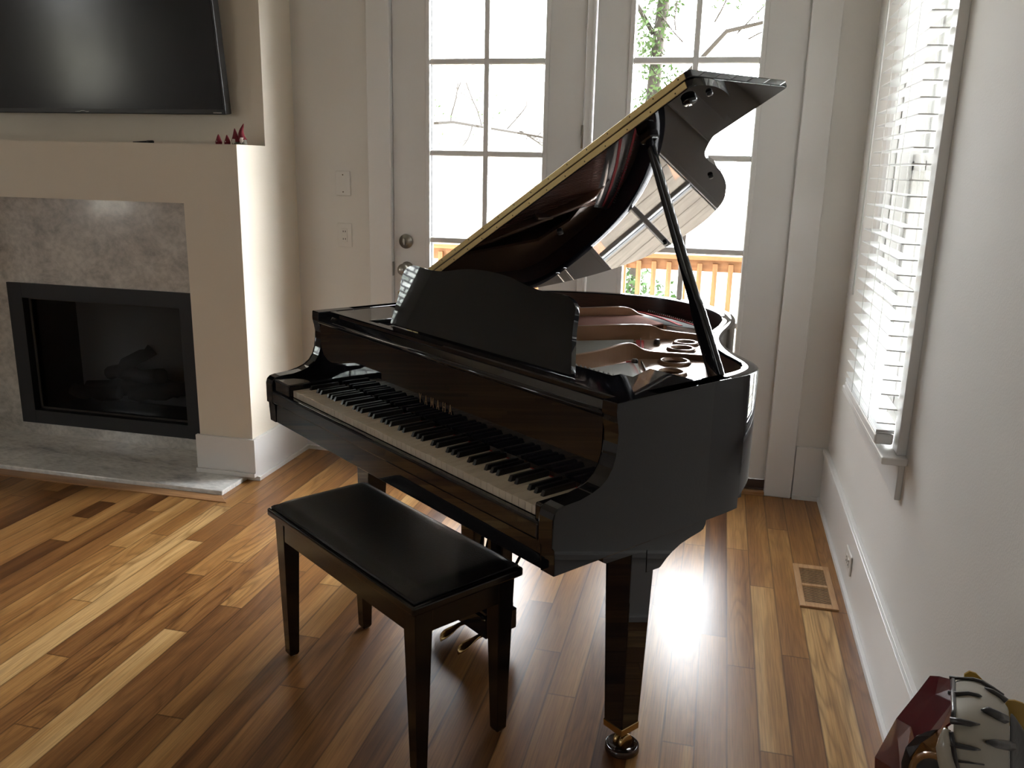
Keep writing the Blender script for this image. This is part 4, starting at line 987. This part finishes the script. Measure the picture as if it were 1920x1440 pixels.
sc = empty('metal_sculpture', (.36, 1.12, 0)); tag(sc, 'painted red white and black sheet metal sculpture at the bottom right by the wall', 'sculpture')
so_ = Vector(sc.location)
def shell(name, grid, mt, th=.0025, smooth=True):
    m = MB(); bm = m.bm; G = [[bm.verts.new(Vector(p)-so_) for p in c] for c in grid]
    for a, b in zip(G, G[1:]):
        for j in range(len(a)-1): f = bm.faces.new((a[j], b[j], b[j+1], a[j+1])); f.smooth = smooth
    o = m.build(name, mt, sc); s = o.modifiers.new('s', 'SOLIDIFY'); s.thickness = th; s.offset = 0
    if smooth: s2 = o.modifiers.new('b', 'SUBSURF'); s2.levels = s2.render_levels = 1
    return o
def sheet(name, polys, mt, th=.0025):
    m = MB(); bm = m.bm
    for p in polys:
        vs_ = [bm.verts.new(Vector(q)-so_) for q in p]; f = bm.faces.new(vs_)
    bmesh.ops.remove_doubles(bm, verts=bm.verts[:], dist=.0003)
    bmesh.ops.triangulate(bm, faces=bm.faces[:])
    o = m.build(name, mt, sc); s = o.modifiers.new('s', 'SOLIDIFY'); s.thickness = th; s.offset = 0; return o
shell('white_panel', WG, M_cream); shell('black_panel', BG, M_char)
sheet('red_panel', RED, M_red)
sheet('orange_panel', [ORG], M_org); sheet('scorched_patch', [SMU], M_char, .004)
for st in STR:
    m = MB(); m.tube([Vector(p)-so_ for p, r in st], [r for p, r in st], 6, flat=(1, 1)); m.build('black_stroke', M_char, sc)
m = MB(); m.tube([Vector(p)-so_ for p, r in EDGE], [r for p, r in EDGE], 12); m.build('rolled_edge', M_cream, sc)
for f_ in FEA: sheet('yellow_feather', [f_], M_yel, .003)
m = MB(); nn = Vector(RING[0])-Vector((0, 0, 1.45)); nn.normalize(); MR = nn.to_track_quat('Z', 'Y').to_matrix().to_4x4()
m.lathe([(.014, -.004), (.020, -.006), (.026, -.002), (.024, .004), (.016, .006), (.014, .002)], Vector(RING[1])-so_, 24, MR); m.build('ring', M_org, sc)
m = MB(); m.lathe([(.001, .004), (.018, .002), (.018, -.006), (.014, -.0085), (.001, -.009)], Vector(RING[1])-so_, 20, MR); m.build('dark_hole_disc', M_char, sc)  # black disc stands in for the shade of the hole in the ring
# back of the body, legs and base reaching the floor
m = MB(); m.lathe([(.004, .30), (.05, .33), (.085, .42), (.095, .54), (.075, .62), (.004, .66)], (.03, .05, 0), 16, smooth=True); m.build('lower_body', M_char, sc)
for s in (-.035, .055):
    m = MB(); m.tube([(s, .05, .36), (s+.008, .045, .20), (s, .04, .008)], .007, 8); m.build('leg', M_yel, sc)
    m = MB(); 
    for a in (-.5, 0, .5, PI): m.tube([(s, .04, .006), (s+.05*math.sin(a), .04-.05*math.cos(a), .005)], [.006, .003], 6)
    m.build('foot', M_yel, sc)

# ============================================================ OUTSIDE
EXT = []
m = MB()
GZ = -.75
m.box((-60, YF+.25, GZ-.3), (60, 90, GZ)); m.box((XR+.25, -40, GZ-.3), (60, YF+.25, GZ)); m.box((-60, -40, GZ-.3), (XL-.25, YF+.25, GZ)); m.box((XL-.25, -40, GZ-.3), (XR+.25, YB-.25, GZ))
M_ground = mat('pale_ground', (.42, .40, .33), .9)
N, L, B = nodes(M_ground); tc = N.new('ShaderNodeTexCoord'); nz = N.new('ShaderNodeTexNoise'); nz.inputs['Scale'].default_value = .8; nz.inputs['Detail'].default_value = 6
rp = ramp(N, [(.35, (.30, .30, .18)), (.6, (.52, .49, .42))]); L.new(tc.outputs['Object'], nz.inputs['Vector']); L.new(nz.outputs['Fac'], rp.inputs[0]); L.new(rp.outputs[0], B.inputs['Base Color'])
struct(m.build('floor', M_ground))
# deck
m = MB(); y = YF+.24
DZT = -.09
for k in range(20):
    m.box((-4.6, y, DZT-.025), (1.9, y+.138, DZT), .002); y += .1435
DY = y
m.box((-4.6, DY-.04, DZT-.2), (1.9, DY, DZT-.026)); struct(m.build('floor', M_deck))
for i_, x in enumerate((-4.55, -1.5, 1.8)):
    m = MB(); m.box((x, DY-.14, GZ), (x+.09, DY-.05, DZT-.2)); struct(m.build('trim_6', M_pinev))
rail = empty('deck_railing', (-1.3, 6.72, DZT)); tag(rail, 'natural pine railing along the outer edge of the deck', 'railing')
m = MB(); m.box((-3.3, -.07, .885), (3.2, .07, .922), .004, 2); m.build('cap_rail', M_pine, rail)
m = MB(); m.box((-3.3, .0, .795), (3.2, .038, .885), .003); m.build('top_rail', M_pine, rail)
m = MB(); m.box((-3.3, .0, .06), (3.2, .038, .15), .003); m.build('bottom_rail', M_pine, rail)
m = MB(); m.box((-.019, -.04, .03), (.019, -.001, .86), .002); b0_ = m.build('baluster', M_pinev, rail); xs_ = -2.76
b0_.location.x = xs_
for k in range(1, 53):
    c = b0_.copy(); COL.objects.link(c); c.parent = rail; c.location.x = xs_+k*.1153
for x in (-3.2, -1.2, 1.9, 3.1):
    m = MB(); m.box((x-.045, .04, 0), (x+.045, .13, .885), .004); m.build('post', M_pinev, rail)

# neighbouring house, and an unseen one that blocks sky light
M_siding = mat('white_siding', (.80, .80, .78), .7); M_roof = mat('grey_shingle', (.35, .34, .33), .9); M_wdark = mat('far_window', (.16, .18, .20), .2)
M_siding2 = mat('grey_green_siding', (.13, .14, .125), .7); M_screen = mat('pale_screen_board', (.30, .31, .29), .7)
def house(name, label, loc, w_, dp, h, wins, rz=0, sid=None):
    e = empty(name, loc, rz); tag(e, label, 'house', None)
    m = MB(); nlap = int(h/.2)
    for k in range(nlap): m.prism([(-w_/2, 0), (w_/2, 0), (w_/2, dp), (-w_/2, dp)], k*.2, k*.2+.2)
    for k in range(nlap): m.box((-w_/2-.008, -.015, k*.2+.0), (w_/2+.008, 0, k*.2+.02))
    m.build('wall', sid or M_siding, e)
    m = MB(); m.prism([(-.4, h), (dp/2, h+1.9), (dp+.4, h), (dp+.4, h-.12), (dp/2, h+1.75), (-.4, h-.12)], -w_/2-.4, w_/2+.4, lambda a, b, hh: (hh, a, b)); m.build('roof', M_roof, e)
    for (x, z, ww, hh) in wins:
        m = MB(); m.box((x-ww/2-.08, -.05, z-.08), (x+ww/2+.08, .0, z+hh+.08)); f = m.build('window', M_trim, e)
        m = MB(); m.box((x-ww/2, -.06, z), (x+ww/2, -.049, z+hh/2-.03)); m.box((x-ww/2, -.06, z+hh/2+.03), (x+ww/2, -.049, z+hh)); m.build('pane', M_wdark, f)
house('neighbor_house', 'white sided house across the yard seen through the left door', (-8.6, 25, GZ), 10, 7, 3.0, [(.42, 1.1, .34, .7), (-.25, 1.1, .12, .6), (1.5, .55, .7, .12), (3.6, 1.2, .8, 1.1)])
house('sky_block_house', 'unseen grey green sided house added beyond the blind window to block bright sky', (3.0, -1.75, GZ), 12, 6, 5.2, [(-3.4, 1.2, .9, 1.3), (1.0, 1.2, .9, 1.3), (4.0, 1.2, .9, 1.3)], R(-90), M_siding2)  # out of view, set close and tall to keep bright sky off the screen

scr = empty('sky_block_screen', (.78, 4.30, GZ)); tag(scr, 'made-up tall board screen added behind the blind to block the bright sky', 'sky blocker')  # invented boards that cover the bright sky past the blind
for k in range(9):
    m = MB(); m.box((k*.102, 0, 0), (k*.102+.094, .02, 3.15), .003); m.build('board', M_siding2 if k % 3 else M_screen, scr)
m = MB(); m.box((-.01, .02, .3), (.92, .06, .39)); m.box((-.01, .02, 2.6), (.92, .06, 2.69)); m.build('screen_rail', M_siding2, scr)
M_bark = mat('tree_bark', (.035, .028, .022), .9, bump=(12, .6))
M_leaf = mat('ivy_leaf', (.045, .085, .02), .6); M_leaf2 = mat('shrub_leaf', (.035, .09, .018), .6)
def leaves(name, mt, parent, clusters, size, rnd):
    m = MB(); bm = m.bm
    for (c, r, n) in clusters:
        for _ in range(n):
            d = Vector((rnd.gauss(0, 1), rnd.gauss(0, 1), rnd.gauss(0, 1))); d.normalize(); p = Vector(c)+Vector((d.x*r[0], d.y*r[1], d.z*r[2]))*rnd.random()**.5
            a = Vector((rnd.gauss(0, 1), rnd.gauss(0, 1), rnd.gauss(0, 1))).normalized(); b = a.cross(Vector((rnd.random(), rnd.random(), rnd.random()+.1))).normalized(); s = size*rnd.uniform(.6, 1.3)
            bm.faces.new([bm.verts.new(q) for q in (p-a*s, p+b*s*.45, p+a*s, p-b*s*.45)])
    o = m.build(name, mt, parent, recalc=False); return o
def branchy(m, p, d, L_, r, depth, rnd):
    n = 5; pts = [p]; q = p.copy(); dd = d.copy()
    for _ in range(n):
        dd = (dd+Vector((rnd.gauss(0, .13), rnd.gauss(0, .13), rnd.gauss(0, .10)))).normalized(); q = q+dd*L_/n; pts.append(q.copy())
    m.tube(pts, [r*(1-.45*k/n) for k in range(n+1)], 6, caps=False)
    if depth > 0:
        for _ in range(rnd.choice((2, 3, 3))):
            k = rnd.randint(2, n); nd = (dd+Vector((rnd.gauss(0, .6), rnd.gauss(0, .6), rnd.gauss(0, .45)))).normalized()
            branchy(m, pts[k], nd, L_*rnd.uniform(.5, .75), r*.5, depth-1, rnd)
rnd = random.Random(5)
# bare tree whose limb crosses behind the left door
t = empty('bare_tree', (-9.4, 15.5, GZ)); tag(t, 'bare thin limbed tree standing in the yard beyond the left door', 'tree')
m = MB(); m.tube([(0, 0, 0), (.05, 0, 1.6), (-.1, .1, 3.4), (.1, 0, 6)], [.22, .18, .15, .08], 10, caps=False)
m.tube([(0, 0, 2.3), (1.4, -.1, 2.62), (3.0, -.2, 2.85), (4.6, -.3, 2.95), (6.2, -.3, 2.72), (7.4, -.3, 2.35)], [.05, .04, .032, .026, .018, .008], 7)
for k in range(26):
    x = rnd.uniform(2.0, 7.0); z = 2.62+.33*math.sin((x-1)/6*PI)
    branchy(m, Vector((x, -.25, z)), Vector((rnd.gauss(.2, .5), rnd.gauss(0, .3), rnd.choice((-.6, .8, .9)))).normalized(), rnd.uniform(.4, 1.0), .014, 2, rnd)
m.build('branches', M_bark, t)
leaves('leaf_buds', M_leaf, t, [((x, -.25, 3.1), (.5, .4, .6), 60) for x in (3.0, 4.2, 5.2)], .03, rnd)
# ivy covered tree through the right door
t = empty('ivy_tree', (-1.36, 14, GZ)); tag(t, 'tall ivy covered tree beyond the left panes of the right door', 'tree')
m = MB(); m.tube([(.05, 0, 0), (.1, 0, 2), (.2, 0, 4), (.35, .1, 6.5), (.3, 0, 9)], [.13, .12, .10, .08, .04], 8, caps=False)
m.tube([(.1, 0, 3.0), (1.2, -.2, 4.2), (2.6, -.3, 4.5), (3.4, -.3, 4.4)], [.05, .035, .02, .008], 6)
m.tube([(.12, 0, 4.2), (-.4, -.2, 5.0), (-.7, -.3, 5.8)], [.04, .03, .012], 6)
for k in range(12): branchy(m, Vector((rnd.uniform(.3, 3.2), -.2, rnd.uniform(4.0, 4.6))), Vector((rnd.gauss(0, .6), 0, rnd.uniform(.1, .9))).normalized(), rnd.uniform(.5, 1.0), .014, 2, rnd)
m.build('trunk', M_bark, t)
cl = []
for k in range(34):
    z = 2.4+k*.16; cl.append(((.12+.03*k*.2+rnd.gauss(0, .13), -.1, z), (.28, .3, .2), 75))
for k in range(16): cl.append(((rnd.uniform(-.5, .1), 0, rnd.uniform(2.6, 5.4)), (.22, .3, .22), 38))
for k in range(9): cl.append(((rnd.uniform(1.0, 3.2), -.3, rnd.uniform(4.1, 4.7)), (.3, .3, .15), 26))
leaves('foliage', M_leaf, t, cl, .045, rnd)
# shrub behind the railing
t = empty('garden_shrub', (-1.75, 11.5, GZ)); tag(t, 'green leafy shrub growing behind the deck railing', 'shrub')
m = MB(); 
for k in range(9): branchy(m, Vector((rnd.gauss(0, .1), rnd.gauss(0, .1), 0)), Vector((rnd.gauss(0, .35), rnd.gauss(0, .3), 1)).normalized(), .9, .018, 1, rnd)
m.build('stem', M_bark, t)
leaves('foliage', M_leaf2, t, [((rnd.gauss(.35, .28), rnd.gauss(0, .3), rnd.uniform(.25, 1.5)), (.3, .3, .25), 90) for _ in range(34)], .05, rnd)
# fallen branch on the ground
m = MB(); m.tube([(-.6, 9.6, GZ+.05), (.2, 9.7, GZ+.10), (.9, 9.6, GZ+.18)], [.03, .025, .01], 7)
tag(m.build('fallen_branch', M_bark), 'thin fallen branch lying on the ground beyond the railing', 'branch')
# brick wall outside the far left window
M_brick = D.materials.new('whitewashed_brick'); M_brick.use_nodes = True
N, L, B = nodes(M_brick); tc = N.new('ShaderNodeTexCoord'); mp = N.new('ShaderNodeMapping'); mp.inputs['Rotation'].default_value = (R(90), 0, R(90)); br = N.new('ShaderNodeTexBrick')
br.inputs['Color1'].default_value = (.62, .66, .62, 1); br.inputs['Color2'].default_value = (.20, .23, .20, 1); br.inputs['Mortar'].default_value = (.05, .05, .05, 1); br.inputs['Scale'].default_value = 3.2; br.inputs['Mortar Size'].default_value = .045
sx_ = N.new('ShaderNodeSeparateXYZ'); cx_n = N.new('ShaderNodeCombineXYZ'); L.new(tc.outputs['Object'], sx_.inputs[0]); L.new(sx_.outputs[1], cx_n.inputs[0]); L.new(sx_.outputs[2], cx_n.inputs[1]); L.new(cx_n.outputs[0], br.inputs['Vector']); L.new(br.outputs['Color'], B.inputs['Base Color'])
m = MB(); m.box((XL-3.2, -1, GZ), (XL-3.0, 8, 4.2)); struct(m.build('wall_garden', M_brick))
